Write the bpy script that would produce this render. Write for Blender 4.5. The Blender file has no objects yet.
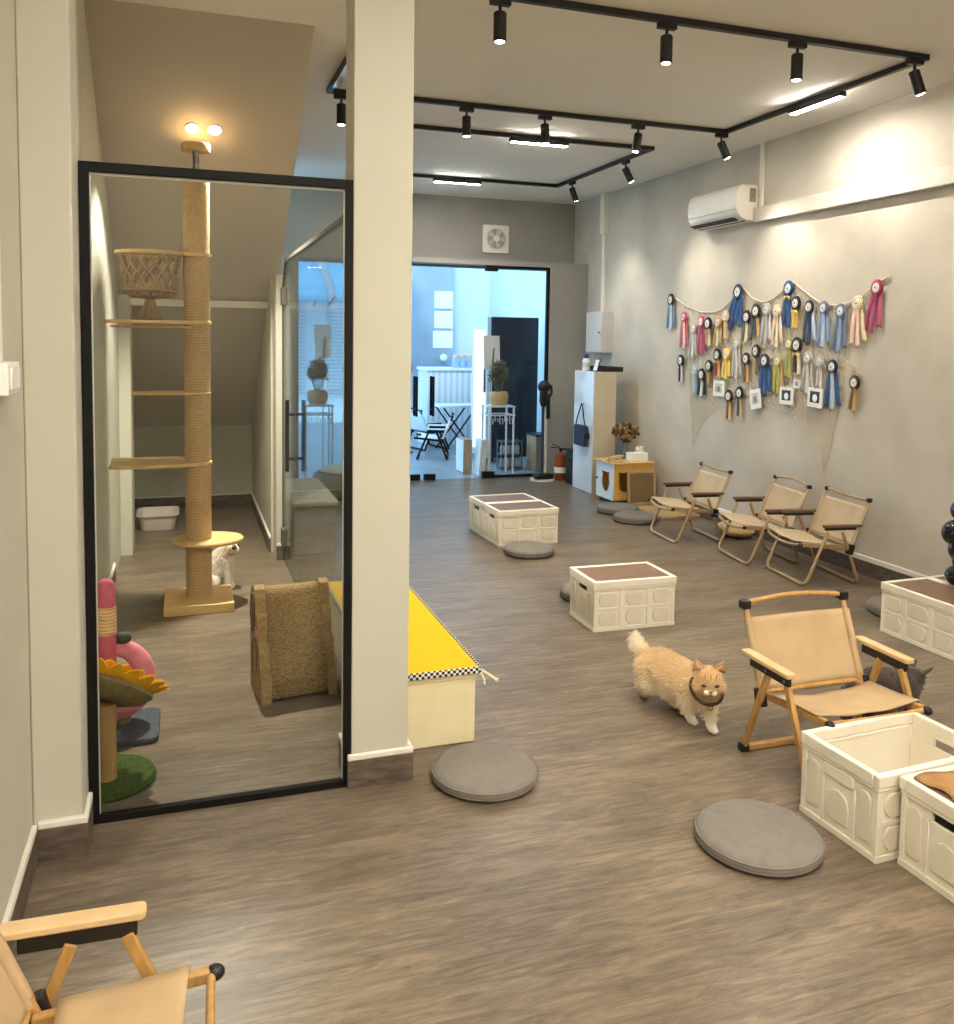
import bpy, math, random
from mathutils import Vector, Matrix, Euler
random.seed(7)
SC = bpy.context.scene
COL = SC.collection
PI = math.pi
V = Vector

# ------------------------------------------------------------------ materials
def lin(c):
    if isinstance(c, str):
        c = c.lstrip('#'); c = tuple(int(c[i:i+2], 16) for i in (0, 2, 4))
    return tuple(((x/255)/12.92 if x/255 <= .04045 else ((x/255+.055)/1.055)**2.4) for x in c) + (1,)

def nodes(name):
    m = bpy.data.materials.new(name); m.use_nodes = True
    nt = m.node_tree; nt.nodes.clear()
    out = nt.nodes.new('ShaderNodeOutputMaterial')
    return m, nt, out

def mat(name, c1, c2=None, scale=12, rough=.6, metal=0, bump=0, bscale=None, stretch=(1, 1, 1), spec=.4, coat=0, detail=4, bdist=.002):
    m, nt, out = nodes(name)
    b = nt.nodes.new('ShaderNodeBsdfPrincipled'); nt.links.new(b.outputs[0], out.inputs[0])
    b.inputs['Roughness'].default_value = rough; b.inputs['Metallic'].default_value = metal
    b.inputs['Specular IOR Level'].default_value = spec
    b.inputs['Coat Weight'].default_value = coat; b.inputs['Coat Roughness'].default_value = .08
    tc = nt.nodes.new('ShaderNodeTexCoord'); mp = nt.nodes.new('ShaderNodeMapping')
    nt.links.new(tc.outputs['Object'], mp.inputs[0]); mp.inputs['Scale'].default_value = stretch
    n = nt.nodes.new('ShaderNodeTexNoise'); n.inputs['Scale'].default_value = scale; n.inputs['Detail'].default_value = detail
    nt.links.new(mp.outputs[0], n.inputs['Vector'])
    r = nt.nodes.new('ShaderNodeValToRGB'); nt.links.new(n.outputs[0], r.inputs[0])
    r.color_ramp.elements[0].position = .3; r.color_ramp.elements[1].position = .7
    r.color_ramp.elements[0].color = lin(c1); r.color_ramp.elements[1].color = lin(c2 or c1)
    nt.links.new(r.outputs[0], b.inputs['Base Color'])
    if bump:
        bn = nt.nodes.new('ShaderNodeTexNoise'); bn.inputs['Scale'].default_value = bscale or scale*4; bn.inputs['Detail'].default_value = 3
        nt.links.new(mp.outputs[0], bn.inputs['Vector'])
        bp = nt.nodes.new('ShaderNodeBump'); bp.inputs['Strength'].default_value = bump; bp.inputs['Distance'].default_value = bdist
        nt.links.new(bn.outputs[0], bp.inputs['Height']); nt.links.new(bp.outputs[0], b.inputs['Normal'])
    return m

def emit(name, c, s):
    m, nt, out = nodes(name)
    e = nt.nodes.new('ShaderNodeEmission'); e.inputs[0].default_value = lin(c); e.inputs[1].default_value = s
    nt.links.new(e.outputs[0], out.inputs[0]); return m

def glass(name, tint, refl=1.0):
    m, nt, out = nodes(name)
    t = nt.nodes.new('ShaderNodeBsdfTransparent'); t.inputs[0].default_value = lin(tint)
    g = nt.nodes.new('ShaderNodeBsdfGlossy'); g.inputs['Roughness'].default_value = .0
    f = nt.nodes.new('ShaderNodeFresnel'); f.inputs[0].default_value = 1.45
    mu = nt.nodes.new('ShaderNodeMath'); mu.operation = 'MULTIPLY'; mu.inputs[1].default_value = refl
    nt.links.new(f.outputs[0], mu.inputs[0])
    mx = nt.nodes.new('ShaderNodeMixShader'); nt.links.new(mu.outputs[0], mx.inputs[0])
    nt.links.new(t.outputs[0], mx.inputs[1]); nt.links.new(g.outputs[0], mx.inputs[2])
    nt.links.new(mx.outputs[0], out.inputs[0]); return m

def floor_mat():
    m, nt, out = nodes('vinyl_planks'); L = nt.links.new
    b = nt.nodes.new('ShaderNodeBsdfPrincipled'); L(b.outputs[0], out.inputs[0])
    tc = nt.nodes.new('ShaderNodeTexCoord')
    br = nt.nodes.new('ShaderNodeTexBrick'); L(tc.outputs['Object'], br.inputs['Vector'])
    br.inputs['Scale'].default_value = 1; br.inputs['Brick Width'].default_value = 1.22; br.inputs['Row Height'].default_value = .19
    br.inputs['Mortar Size'].default_value = .0012; br.inputs['Mortar Smooth'].default_value = .2; br.offset = .37
    br.inputs['Color1'].default_value = (.40, .40, .40, 1); br.inputs['Color2'].default_value = (.60, .60, .60, 1); br.inputs['Mortar'].default_value = (.30, .30, .30, 1)
    mp = nt.nodes.new('ShaderNodeMapping'); mp.inputs['Scale'].default_value = (3.4, 27, 1); L(tc.outputs['Object'], mp.inputs[0])
    n1 = nt.nodes.new('ShaderNodeTexNoise'); n1.inputs['Scale'].default_value = 1.6; n1.inputs['Detail'].default_value = 9; n1.inputs['Roughness'].default_value = .76
    n1.inputs['Distortion'].default_value = .9
    L(mp.outputs[0], n1.inputs['Vector'])
    mp2 = nt.nodes.new('ShaderNodeMapping'); mp2.inputs['Scale'].default_value = (1.3, 5, 1); L(tc.outputs['Object'], mp2.inputs[0])
    n2 = nt.nodes.new('ShaderNodeTexNoise'); n2.inputs['Scale'].default_value = 1.4; n2.inputs['Detail'].default_value = 5; L(mp2.outputs[0], n2.inputs['Vector'])
    a = nt.nodes.new('ShaderNodeMath'); a.operation = 'MULTIPLY_ADD'; L(n1.outputs[0], a.inputs[0]); a.inputs[1].default_value = .62
    a2 = nt.nodes.new('ShaderNodeMath'); a2.operation = 'MULTIPLY'; L(n2.outputs[0], a2.inputs[0]); a2.inputs[1].default_value = .26
    L(a2.outputs[0], a.inputs[2])
    a3 = nt.nodes.new('ShaderNodeMath'); a3.operation = 'MULTIPLY_ADD'; L(br.outputs['Color'], a3.inputs[0]); a3.inputs[1].default_value = .13; L(a.outputs[0], a3.inputs[2])
    r = nt.nodes.new('ShaderNodeValToRGB'); L(a3.outputs[0], r.inputs[0])
    e = r.color_ramp.elements
    e[0].position = .34; e[0].color = lin((72, 63, 53)); e[1].position = .70; e[1].color = lin((156, 140, 118))
    k = e.new(.50); k.color = lin((110, 97, 81))
    L(r.outputs[0], b.inputs['Base Color'])
    b.inputs['Roughness'].default_value = .33; b.inputs['Specular IOR Level'].default_value = .26
    bp = nt.nodes.new('ShaderNodeBump'); bp.inputs['Strength'].default_value = .25; bp.inputs['Distance'].default_value = .002
    L(a3.outputs[0], bp.inputs['Height']); L(bp.outputs[0], b.inputs['Normal'])
    return m

def banded(name, c1, c2, per, axis='Z', rough=.85, bump=.6):
    """rope or slat bands that run round an axis"""
    m, nt, out = nodes(name); L = nt.links.new
    b = nt.nodes.new('ShaderNodeBsdfPrincipled'); L(b.outputs[0], out.inputs[0]); b.inputs['Roughness'].default_value = rough
    tc = nt.nodes.new('ShaderNodeTexCoord')
    w = nt.nodes.new('ShaderNodeTexWave'); w.bands_direction = axis; w.inputs['Scale'].default_value = .314/per
    w.inputs['Distortion'].default_value = .35; w.inputs['Detail'].default_value = 2; w.inputs['Detail Scale'].default_value = 3
    L(tc.outputs['Object'], w.inputs['Vector'])
    n = nt.nodes.new('ShaderNodeTexNoise'); n.inputs['Scale'].default_value = 45; n.inputs['Detail'].default_value = 5; L(tc.outputs['Object'], n.inputs['Vector'])
    a = nt.nodes.new('ShaderNodeMath'); a.operation = 'MULTIPLY_ADD'; L(w.outputs['Fac'], a.inputs[0]); a.inputs[1].default_value = .55
    a2 = nt.nodes.new('ShaderNodeMath'); a2.operation = 'MULTIPLY'; L(n.outputs[0], a2.inputs[0]); a2.inputs[1].default_value = .6; L(a2.outputs[0], a.inputs[2])
    r = nt.nodes.new('ShaderNodeValToRGB'); L(a.outputs[0], r.inputs[0]); r.color_ramp.elements[0].position = .2; r.color_ramp.elements[1].position = .8
    r.color_ramp.elements[0].color = lin(c1); r.color_ramp.elements[1].color = lin(c2); L(r.outputs[0], b.inputs['Base Color'])
    bp = nt.nodes.new('ShaderNodeBump'); bp.inputs['Strength'].default_value = bump; bp.inputs['Distance'].default_value = .003
    L(a.outputs[0], bp.inputs['Height']); L(bp.outputs[0], b.inputs['Normal'])
    return m

def checker(name, c1, c2, size):
    m, nt, out = nodes(name); L = nt.links.new
    b = nt.nodes.new('ShaderNodeBsdfPrincipled'); L(b.outputs[0], out.inputs[0]); b.inputs['Roughness'].default_value = .9
    tc = nt.nodes.new('ShaderNodeTexCoord'); k = nt.nodes.new('ShaderNodeTexChecker'); L(tc.outputs['Object'], k.inputs[0])
    k.inputs['Scale'].default_value = 1/size; k.inputs[1].default_value = lin(c1); k.inputs[2].default_value = lin(c2)
    L(k.outputs[0], b.inputs['Base Color']); return m

def fur_mat(name, stops, axis_stops=None, noise=9, amp=.35, rough=.9, tail=None):
    """coat colour: a noise over the coat plus the height on the body (paws and belly pale)"""
    m, nt, out = nodes(name); L = nt.links.new
    b = nt.nodes.new('ShaderNodeBsdfPrincipled'); L(b.outputs[0], out.inputs[0]); b.inputs['Roughness'].default_value = rough
    b.inputs['Specular IOR Level'].default_value = .15
    b.inputs['Sheen Weight'].default_value = .25
    tc = nt.nodes.new('ShaderNodeTexCoord'); sp = nt.nodes.new('ShaderNodeSeparateXYZ'); L(tc.outputs['Object'], sp.inputs[0])
    n = nt.nodes.new('ShaderNodeTexNoise'); n.inputs['Scale'].default_value = noise; n.inputs['Detail'].default_value = 5; L(tc.outputs['Object'], n.inputs['Vector'])
    z = nt.nodes.new('ShaderNodeMapRange'); L(sp.outputs[2], z.inputs[0]); z.inputs[1].default_value = 0; z.inputs[2].default_value = .28
    a = nt.nodes.new('ShaderNodeMath'); a.operation = 'MULTIPLY_ADD'; L(n.outputs[0], a.inputs[0]); a.inputs[1].default_value = amp; L(z.outputs[0], a.inputs[2])
    s = nt.nodes.new('ShaderNodeMath'); s.operation = 'SUBTRACT'; L(a.outputs[0], s.inputs[0]); s.inputs[1].default_value = amp/2
    if tail:
        ty = nt.nodes.new('ShaderNodeMapRange'); L(sp.outputs[1], ty.inputs[0]); ty.inputs[1].default_value = tail[0]; ty.inputs[2].default_value = tail[1]; ty.inputs[3].default_value = 0; ty.inputs[4].default_value = .7
        s2 = nt.nodes.new('ShaderNodeMath'); s2.operation = 'SUBTRACT'; L(s.outputs[0], s2.inputs[0]); L(ty.outputs[0], s2.inputs[1]); s = s2
    r = nt.nodes.new('ShaderNodeValToRGB'); L(s.outputs[0], r.inputs[0])
    e = r.color_ramp.elements
    e[0].position, e[0].color = stops[0][0], lin(stops[0][1]); e[1].position, e[1].color = stops[-1][0], lin(stops[-1][1])
    for p, c in stops[1:-1]:
        k = e.new(p); k.color = lin(c)
    L(r.outputs[0], b.inputs['Base Color']); return m

M = {}
M['white_paint'] = mat('white_paint', (194, 191, 174), (199, 196, 179), 2.5, .75, bump=.05)
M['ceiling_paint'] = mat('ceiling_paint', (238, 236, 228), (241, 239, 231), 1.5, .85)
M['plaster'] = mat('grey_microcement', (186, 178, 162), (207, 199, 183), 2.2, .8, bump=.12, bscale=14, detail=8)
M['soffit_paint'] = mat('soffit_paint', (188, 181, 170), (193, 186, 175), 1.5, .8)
M['grey_paint'] = mat('grey_paint', (150, 148, 142), (158, 156, 150), 2, .8)
M['base_dark'] = mat('baseboard_vinyl', (74, 64, 55), (112, 99, 86), 14, .5, stretch=(1, 1, 4))
M['base_white'] = mat('white_trim', (232, 227, 214), (236, 231, 219), 5, .5)
M['floor'] = floor_mat()
M['black'] = mat('black_powder_coat', (16, 14, 13), (21, 19, 17), 20, .6, spec=.2)
M['black_plastic'] = mat('black_plastic', (20, 19, 19), (30, 28, 27), 30, .4)
M['track'] = mat('black_track', (26, 25, 24), (33, 31, 30), 20, .5)
M['glass'] = glass('clear_glass', (251, 253, 252), .7)
M['glass2'] = glass('door_glass', (247, 250, 251), .5)
M['facade_glass'] = glass('shopfront_glass', (250, 252, 254), .4)
M['steel'] = mat('brushed_steel', (120, 118, 114), (150, 148, 144), 40, .35, .9)
M['lamp_on'] = emit('lamp_lens', (255, 240, 214), 22)
M['reflect_tint'] = mat('unlit_diffuser', (196, 214, 226), (204, 220, 232), 6, .12)  # pale blue colour stands in for daylight reflected in the diffuser
M['linear_on'] = emit('linear_lamp', (255, 247, 236), 250)
M['bulb_on'] = emit('warm_bulb', (255, 226, 180), 60)
M['oak'] = mat('pale_oak', (205, 166, 104), (222, 188, 130), 6, .5, stretch=(2, 14, 14))
M['arm_wood'] = mat('armrest_beech', (202, 170, 120), (218, 190, 146), 8, .45, stretch=(3, 1, 6))
M['arm_dark'] = mat('armrest_walnut', (92, 74, 58), (116, 95, 74), 8, .5, stretch=(3, 1, 6))
M['leg_wood'] = mat('leg_gold_wood', (166, 126, 70), (188, 148, 90), 10, .4, stretch=(6, 6, 1))
M['leg_metal'] = mat('leg_champagne_metal', (170, 140, 98), (190, 160, 116), 10, .35, .35)
M['canvas'] = mat('khaki_canvas', (176, 150, 112), (186, 160, 122), 8, .9, bump=.25, bscale=260)
M['canvas2'] = mat('beige_canvas', (182, 162, 132), (194, 174, 144), 8, .9, bump=.25, bscale=260)
M['crate'] = mat('crate_white_plastic', (228, 220, 200), (233, 226, 208), 6, .45)
M['crate_panel'] = mat('crate_panel_plastic', (216, 207, 184), (222, 214, 193), 6, .5)
M['lid'] = mat('lid_brown_wood', (102, 78, 62), (132, 104, 84), 5, .4, stretch=(2, 22, 2))
M['seat_grey'] = mat('grey_cushion_cloth', (116, 110, 100), (124, 118, 108), 30, .85, bump=.2, bscale=300)
M['seat_grey2'] = mat('grey_round_cushion_cloth', (112, 106, 97), (122, 116, 106), 30, .9, bump=.2, bscale=300)
M['sisal'] = banded('sisal_rope', (160, 128, 84), (206, 174, 124), .009)
M['sisal_dark'] = banded('cardboard_corrugation', (140, 112, 72), (184, 152, 104), .007, 'X')
M['carpet_tan'] = mat('tan_carpet', (148, 120, 78), (180, 150, 102), 60, .95, bump=.5, bscale=200)
M['speckle'] = mat('speckled_cardboard', (112, 88, 52), (182, 152, 104), 130, .95, bump=.5, bscale=220, stretch=(.6, 1.6, 1.6))
M['macrame'] = mat('macrame_cord', (146, 122, 92), (176, 150, 116), 60, .95, bump=.4, bscale=200)
M['pink'] = mat('pink_plush', (226, 128, 144), (238, 150, 162), 30, .95, bump=.3, bscale=200)
M['pink2'] = mat('deep_pink_plush', (198, 92, 116), (212, 110, 130), 30, .95, bump=.3, bscale=200)
M['rope_cream'] = banded('cream_rope', (196, 150, 96), (240, 208, 158), .014)
M['sunflower'] = mat('sunflower_felt', (242, 168, 10), (252, 190, 34), 20, .9)
M['dish'] = mat('dish_plush', (128, 112, 72), (146, 130, 86), 40, .95, bump=.4, bscale=200)
M['grass'] = mat('green_turf', (44, 62, 14), (70, 92, 26), 90, .95, bump=.8, bscale=260)
M['navy'] = mat('blue_grey_carpet', (66, 70, 80), (84, 88, 98), 60, .95, bump=.3, bscale=200)
M['post_tan'] = banded('tan_post', (154, 118, 64), (182, 146, 92), .007)
M['yellow'] = mat('yellow_felt', (236, 174, 6), (244, 186, 16), 50, .95, bump=.3, bscale=200)
M['gingham'] = checker('gingham_trim', (28, 26, 24), (226, 222, 210), .0115)
M['cream_cloth'] = mat('cream_leatherette', (226, 212, 168), (234, 222, 182), 8, .6, bump=.1, bscale=30)
M['grey_bench'] = mat('grey_bench_cloth', (150, 144, 132), (176, 170, 158), 10, .8)
M['bench_cover'] = mat('bench_cover', (178, 168, 148), (196, 186, 166), 10, .8)
M['stone'] = mat('off_white_plastic', (214, 206, 192), (222, 214, 200), 8, .5)
M['ac_white'] = mat('ac_white_plastic', (240, 236, 224), (244, 240, 229), 6, .35)
M['rail_dark'] = mat('dark_aluminium', (92, 87, 80), (106, 101, 94), 30, .55, .2)
M['fan_grey'] = mat('fan_grey', (150, 148, 142), (166, 164, 158), 20, .5)
M['trunking'] = mat('painted_trunking', (206, 199, 184), (212, 205, 190), 5, .6)
M['dark_slot'] = mat('dark_vent', (30, 27, 25), (44, 40, 36), 30, .6)
M['sticker'] = mat('grey_sticker', (120, 114, 98), (160, 152, 132), 90, .6)
M['cabinet_gloss'] = mat('cabinet_gloss_white', (222, 224, 226), (228, 230, 232), 4, .08, coat=.5)
M['cabinet_side'] = mat('cabinet_beige_side', (206, 196, 170), (214, 204, 178), 4, .45)
M['ebox'] = mat('electric_box_grey', (196, 196, 192), (204, 204, 200), 6, .25)
M['denim'] = mat('denim_blue', (42, 50, 70), (58, 68, 90), 50, .9, bump=.3, bscale=200)
M['ochre'] = mat('ochre_panel', (206, 158, 72), (222, 176, 90), 8, .55)
M['white_gloss'] = mat('white_board', (226, 228, 230), (232, 234, 236), 6, .35)
M['scratch'] = banded('brown_scratch_mat', (104, 84, 56), (138, 114, 78), .006, 'X')
M['paper'] = mat('white_paper', (238, 236, 230), (244, 242, 236), 20, .8)
M['vase'] = mat('grey_vase', (108, 106, 104), (130, 128, 124), 12, .5)
M['dry_flower'] = mat('dried_flowers', (138, 112, 76), (196, 160, 106), 60, .95)
M['dry_flower2'] = mat('dark_dried_flowers', (78, 58, 44), (112, 84, 60), 60, .95)
M['gold_cloth'] = mat('gold_cushion_cloth', (206, 170, 110), (224, 192, 134), 14, .55)
M['red'] = mat('extinguisher_red_brown', (132, 62, 30), (150, 76, 38), 10, .4)
M['blue_cap'] = mat('blue_cap', (36, 62, 120), (46, 74, 134), 10, .5)
M['jet'] = mat('glossy_black', (10, 9, 9), (14, 12, 12), 10, .12, coat=.6)
M['net'] = mat('cotton_net', (206, 194, 170), (222, 210, 188), 60, .95)
M['photo_dark'] = mat('dark_photo', (34, 32, 32), (66, 62, 60), 30, .4)
M['photo_light'] = mat('pale_photo', (176, 172, 168), (222, 218, 212), 40, .5)
# outside
M['out_floor'] = mat('outdoor_tiles', (136, 146, 154), (156, 166, 174), 3, .28)
M['out_wall'] = mat('outdoor_white_wall', (214, 222, 228), (220, 228, 234), 2, .8)
M['out_grey'] = mat('outdoor_grey_pillar', (150, 164, 178), (166, 180, 192), 2, .8)
M['fluted'] = banded('fluted_white_panel', (196, 200, 206), (232, 234, 238), .09, 'X', .5, .6)
M['fridge_black'] = mat('charcoal_fridge', (28, 34, 46), (36, 42, 56), 6, .4)
M['frost'] = mat('white_enamel', (228, 232, 236), (236, 240, 244), 4, .3)
M['showcase'] = emit('lit_showcase', (236, 248, 255), .9)
M['peach'] = mat('peach_lid', (236, 178, 140), (244, 192, 156), 10, .6)
M['jarglass'] = mat('jar_blue_grey', (120, 150, 178), (170, 196, 216), 30, .3)
M['wicker'] = mat('wicker_pot', (196, 158, 104), (218, 182, 128), 60, .9, bump=.4, bscale=120)
M['leaf'] = mat('dry_green_leaf', (86, 82, 62), (132, 122, 92), 30, .8)
M['leaf_dark'] = mat('dark_leaf', (46, 56, 48), (78, 86, 72), 30, .8)
M['board'] = mat('cardboard', (168, 140, 108), (190, 162, 128), 12, .8)
M['awning'] = mat('blue_awning', (96, 168, 198), (112, 184, 212), 6, .8)
M['road'] = mat('pale_road', (196, 206, 212), (208, 218, 224), 2, .9)
M['red_plastic'] = mat('red_plastic', (206, 54, 60), (220, 68, 72), 10, .5)
M['shutter'] = banded('roller_shutter', (150, 168, 180), (206, 218, 226), .1, 'Z', .6, .6)

# ------------------------------------------------------------------ mesh builder
class MB:
    def __init__(s): s.v = []; s.f = []
    def add(s, vs, fs, T=None):
        o = len(s.v)
        s.v += [tuple(T @ V(p)) if T is not None else tuple(p) for p in vs]
        s.f += [tuple(i+o for i in f) for f in fs]; return s
    def box(s, lo, hi, T=None):
        x0, y0, z0 = lo; x1, y1, z1 = hi
        return s.add([(x0, y0, z0), (x1, y0, z0), (x1, y1, z0), (x0, y1, z0), (x0, y0, z1), (x1, y0, z1), (x1, y1, z1), (x0, y1, z1)],
                     [(0, 3, 2, 1), (4, 5, 6, 7), (0, 1, 5, 4), (1, 2, 6, 5), (2, 3, 7, 6), (3, 0, 4, 7)], T)
    def bar(s, p0, p1, w, h, up=(0, 0, 1)):
        p0, p1 = V(p0), V(p1); d = p1-p0; L = d.length; d.normalize()
        u = V(up); x = d.cross(u)
        if x.length < 1e-5: x = d.cross(V((0, 1, 0)))
        x.normalize(); u = x.cross(d)
        T = Matrix((x, d, u)).transposed().to_4x4(); T.translation = p0
        return s.box((-w/2, 0, -h/2), (w/2, L, h/2), T)
    def tube(s, pts, r, n=8, closed=False, caps=True):
        pts = [V(p) for p in pts]; N = len(pts)
        rs = r if isinstance(r, (list, tuple)) else [r]*N
        tans = []
        for i in range(N):
            a = pts[(i-1) % N] if (closed or i > 0) else pts[i]; b = pts[(i+1) % N] if (closed or i < N-1) else pts[i]
            t = (b-a); t = t.normalized() if t.length > 1e-9 else V((0, 0, 1)); tans.append(t)
        t = tans[0]; x = t.cross(V((0, 0, 1)))
        if x.length < 1e-4: x = t.cross(V((0, 1, 0)))
        x.normalize(); vs = []; fs = []
        for i in range(N):
            t = tans[i]; x = (x - t*x.dot(t))
            if x.length < 1e-6: x = t.orthogonal()
            x.normalize(); y = t.cross(x)
            for k in range(n):
                a = 2*PI*k/n; vs.append(pts[i]+(x*math.cos(a)+y*math.sin(a))*rs[i])
        m = N if closed else N-1
        for i in range(m):
            j = (i+1) % N
            for k in range(n):
                fs.append((i*n+k, i*n+(k+1) % n, j*n+(k+1) % n, j*n+k))
        if caps and not closed:
            fs.append(tuple(range(n-1, -1, -1))); fs.append(tuple((N-1)*n+k for k in range(n)))
        return s.add(vs, fs)
    def cyl(s, p0, p1, r0, r1=None, n=16):
        return s.tube([p0, p1], [r0, r0 if r1 is None else r1], n)
    def lathe(s, prof, n=32, c=(0, 0, 0), T=None, ex=1, ey=1):
        vs = []; fs = []; P = len(prof)
        for r, z in prof:
            for k in range(n):
                a = 2*PI*k/n; vs.append((c[0]+r*math.cos(a)*ex, c[1]+r*math.sin(a)*ey, c[2]+z))
        for i in range(P-1):
            for k in range(n):
                fs.append((i*n+k, i*n+(k+1) % n, (i+1)*n+(k+1) % n, (i+1)*n+k))
        if prof[0][0] > 1e-6: fs.append(tuple(range(n-1, -1, -1)))
        if prof[-1][0] > 1e-6: fs.append(tuple((P-1)*n+k for k in range(n)))
        return s.add(vs, fs, T)
    def ell(s, c, r, n=16, m=10, T=None):
        if not isinstance(r, (tuple, list)): r = (r, r, r)
        vs = []; fs = []
        vs.append((0, 0, -1))
        for i in range(1, m):
            a = PI*i/m-PI/2
            for k in range(n):
                b = 2*PI*k/n; vs.append((math.cos(a)*math.cos(b), math.cos(a)*math.sin(b), math.sin(a)))
        vs.append((0, 0, 1))
        for k in range(n):
            fs.append((0, 1+(k+1) % n, 1+k)); fs.append((len(vs)-1, len(vs)-1-n+k, len(vs)-1-n+(k+1) % n))
        for i in range(m-2):
            for k in range(n):
                fs.append((1+i*n+k, 1+i*n+(k+1) % n, 1+(i+1)*n+(k+1) % n, 1+(i+1)*n+k))
        A = Matrix.Translation(V(c)) @ (T or Matrix.Identity(4)) @ Matrix.Diagonal((r[0], r[1], r[2], 1))
        return s.add(vs, fs, A)
    def prism(s, poly, h, T=None):
        n = len(poly)
        vs = [(x, y, 0) for x, y in poly]+[(x, y, h) for x, y in poly]
        fs = [tuple(range(n-1, -1, -1)), tuple(range(n, 2*n))]+[(i, (i+1) % n, n+(i+1) % n, n+i) for i in range(n)]
        return s.add(vs, fs, T)
    def grid(s, rows):
        R = len(rows); C = len(rows[0])
        return s.add([p for r in rows for p in r], [(i*C+j, i*C+j+1, (i+1)*C+j+1, (i+1)*C+j) for i in range(R-1) for j in range(C-1)])
    def build(s, name, m, parent=None, bevel=0, solid=0, smooth=True, sub=0, loc=None, seg=2, ang=38):
        me = bpy.data.meshes.new(name); me.from_pydata(s.v, [], s.f); me.update()
        o = bpy.data.objects.new(name, me); COL.objects.link(o)
        me.materials.append(M[m] if isinstance(m, str) else m)
        if smooth:
            for p in me.polygons: p.use_smooth = True
            me.set_sharp_from_angle(angle=math.radians(ang))
        if solid:
            k = o.modifiers.new('solidify', 'SOLIDIFY'); k.thickness = solid; k.offset = 0
        if bevel:
            k = o.modifiers.new('bevel', 'BEVEL'); k.width = bevel; k.segments = seg; k.limit_method = 'ANGLE'; k.angle_limit = math.radians(35)
        if sub:
            k = o.modifiers.new('subsurf', 'SUBSURF'); k.levels = k.render_levels = sub
        if parent: o.parent = parent
        if loc: o.location = loc
        return o

def thing(name, label, cat, loc=(0, 0, 0), rz=0, group=None):
    o = bpy.data.objects.new(name, None); COL.objects.link(o)
    o.location = loc; o.rotation_euler = (0, 0, rz); o.empty_display_size = .1
    return tag(o, label, cat, group)
def tag(o, label, cat, group=None):
    o['label'] = label; o['category'] = cat
    if group: o['group'] = group
    return o
def struct(o): o['kind'] = 'structure'; return o
def dup(root, loc, rz, label=None, group=None):
    r = root.copy(); COL.objects.link(r); r.location = loc; r.rotation_euler = (0, 0, rz)
    if label: r['label'] = label
    if group: r['group'] = group
    for ch in list(root.children):
        c = ch.copy(); COL.objects.link(c); c.parent = r
        for g in list(ch.children):
            d = g.copy(); COL.objects.link(d); d.parent = c
    return r
def B(lo, hi, name, m, parent=None, bevel=.003, **k): return MB().box(lo, hi).build(name, m, parent, bevel=bevel, **k)
def RX(a): return Matrix.Rotation(a, 4, 'X')
def RY(a): return Matrix.Rotation(a, 4, 'Y')
def RZ(a): return Matrix.Rotation(a, 4, 'Z')
def TR(*p): return Matrix.Translation(V(p))
def rrect(x0, y0, x1, y1, r, n=5):
    out = []
    for cx, cy, a0 in ((x1-r, y1-r, 0), (x0+r, y1-r, PI/2), (x0+r, y0+r, PI), (x1-r, y0+r, 3*PI/2)):
        for i in range(n+1):
            a = a0+PI/2*i/n; out.append((cx+r*math.cos(a), cy+r*math.sin(a)))
    return out
def spline(pts, n=8, closed=False):
    P = [V(p) for p in pts]; out = []; N = len(P)
    for i in range(N if closed else N-1):
        a = P[(i-1) % N] if (closed or i > 0) else P[i]; b = P[i]; c = P[(i+1) % N]; d = P[(i+2) % N] if (closed or i < N-2) else c
        for k in range(n):
            t = k/n; out.append(.5*((2*b)+(c-a)*t+(2*a-5*b+4*c-d)*t*t+(3*b-a-3*c+d)*t**3))
    if not closed: out.append(P[-1])
    return out
# ------------------------------------------------------------------ camera
cam = bpy.data.cameras.new('camera'); co = bpy.data.objects.new('camera', cam); COL.objects.link(co); SC.camera = co
cam.sensor_fit = 'HORIZONTAL'; cam.sensor_width = 36; cam.lens = 36*870.5/954
cam.shift_y = -(512-399.2)/954; cam.clip_start = .02; cam.clip_end = 200
pit, rol, yaw = .0711585, .0148518, .3235832
fw = V((math.sin(yaw)*math.cos(pit), math.cos(yaw)*math.cos(pit), -math.sin(pit)))
r0 = V((math.cos(yaw), -math.sin(yaw), 0)); u0 = r0.cross(fw)
rr = math.cos(rol)*r0+math.sin(rol)*u0; uu = -math.sin(rol)*r0+math.cos(rol)*u0
mw = Matrix((rr, uu, -fw)).transposed().to_4x4(); mw.translation = V((0, 0, 1.6)); co.matrix_world = mw

# ------------------------------------------------------------------ the room
H = 3.2; WR = 4.443; WL = -.45; YB = -2.6; YF = 9.25; YU = 9.65
struct(B((-.6, YB, -.1), (WR+.1, YF+.1, 0), 'floor', 'floor', bevel=0))
struct(B((-.6, YB, H), (WR+.1, YU+.1, H+.1), 'ceiling', 'ceiling_paint', bevel=0))
struct(B((WL-.1, YB, 0), (WL, 8.45, H), 'wall_left', 'white_paint', bevel=0))
struct(B((WR, YB, 0), (WR+.1, YU+.1, H), 'wall_right', 'plaster', bevel=0))
struct(B((WL, YB-.1, 0), (WR, YB, H), 'wall_back', 'white_paint', bevel=0))
# entrance wall: posts and beam around the glass, recessed wall above
w = MB(); w.box((.66, YF, 0), (1.10, YF+.12, 2.46)); w.box((3.97, YF, 0), (WR, YF+.12, 2.46)); w.box((1.10, YF, 2.405), (3.97, YF+.12, 2.46)); w.box((.66, YF+.12, 2.42), (WR, YU, 2.46))
struct(w.build('wall_front', 'grey_paint'))
struct(B((.66, YU, 2.40), (WR, YU+.1, H), 'wall_front_upper', 'grey_paint', bevel=0))
struct(B((WL-.02, 8.35, 0), (.66, 8.45, 1.4), 'wall_alcove', 'white_paint', bevel=0))
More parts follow.
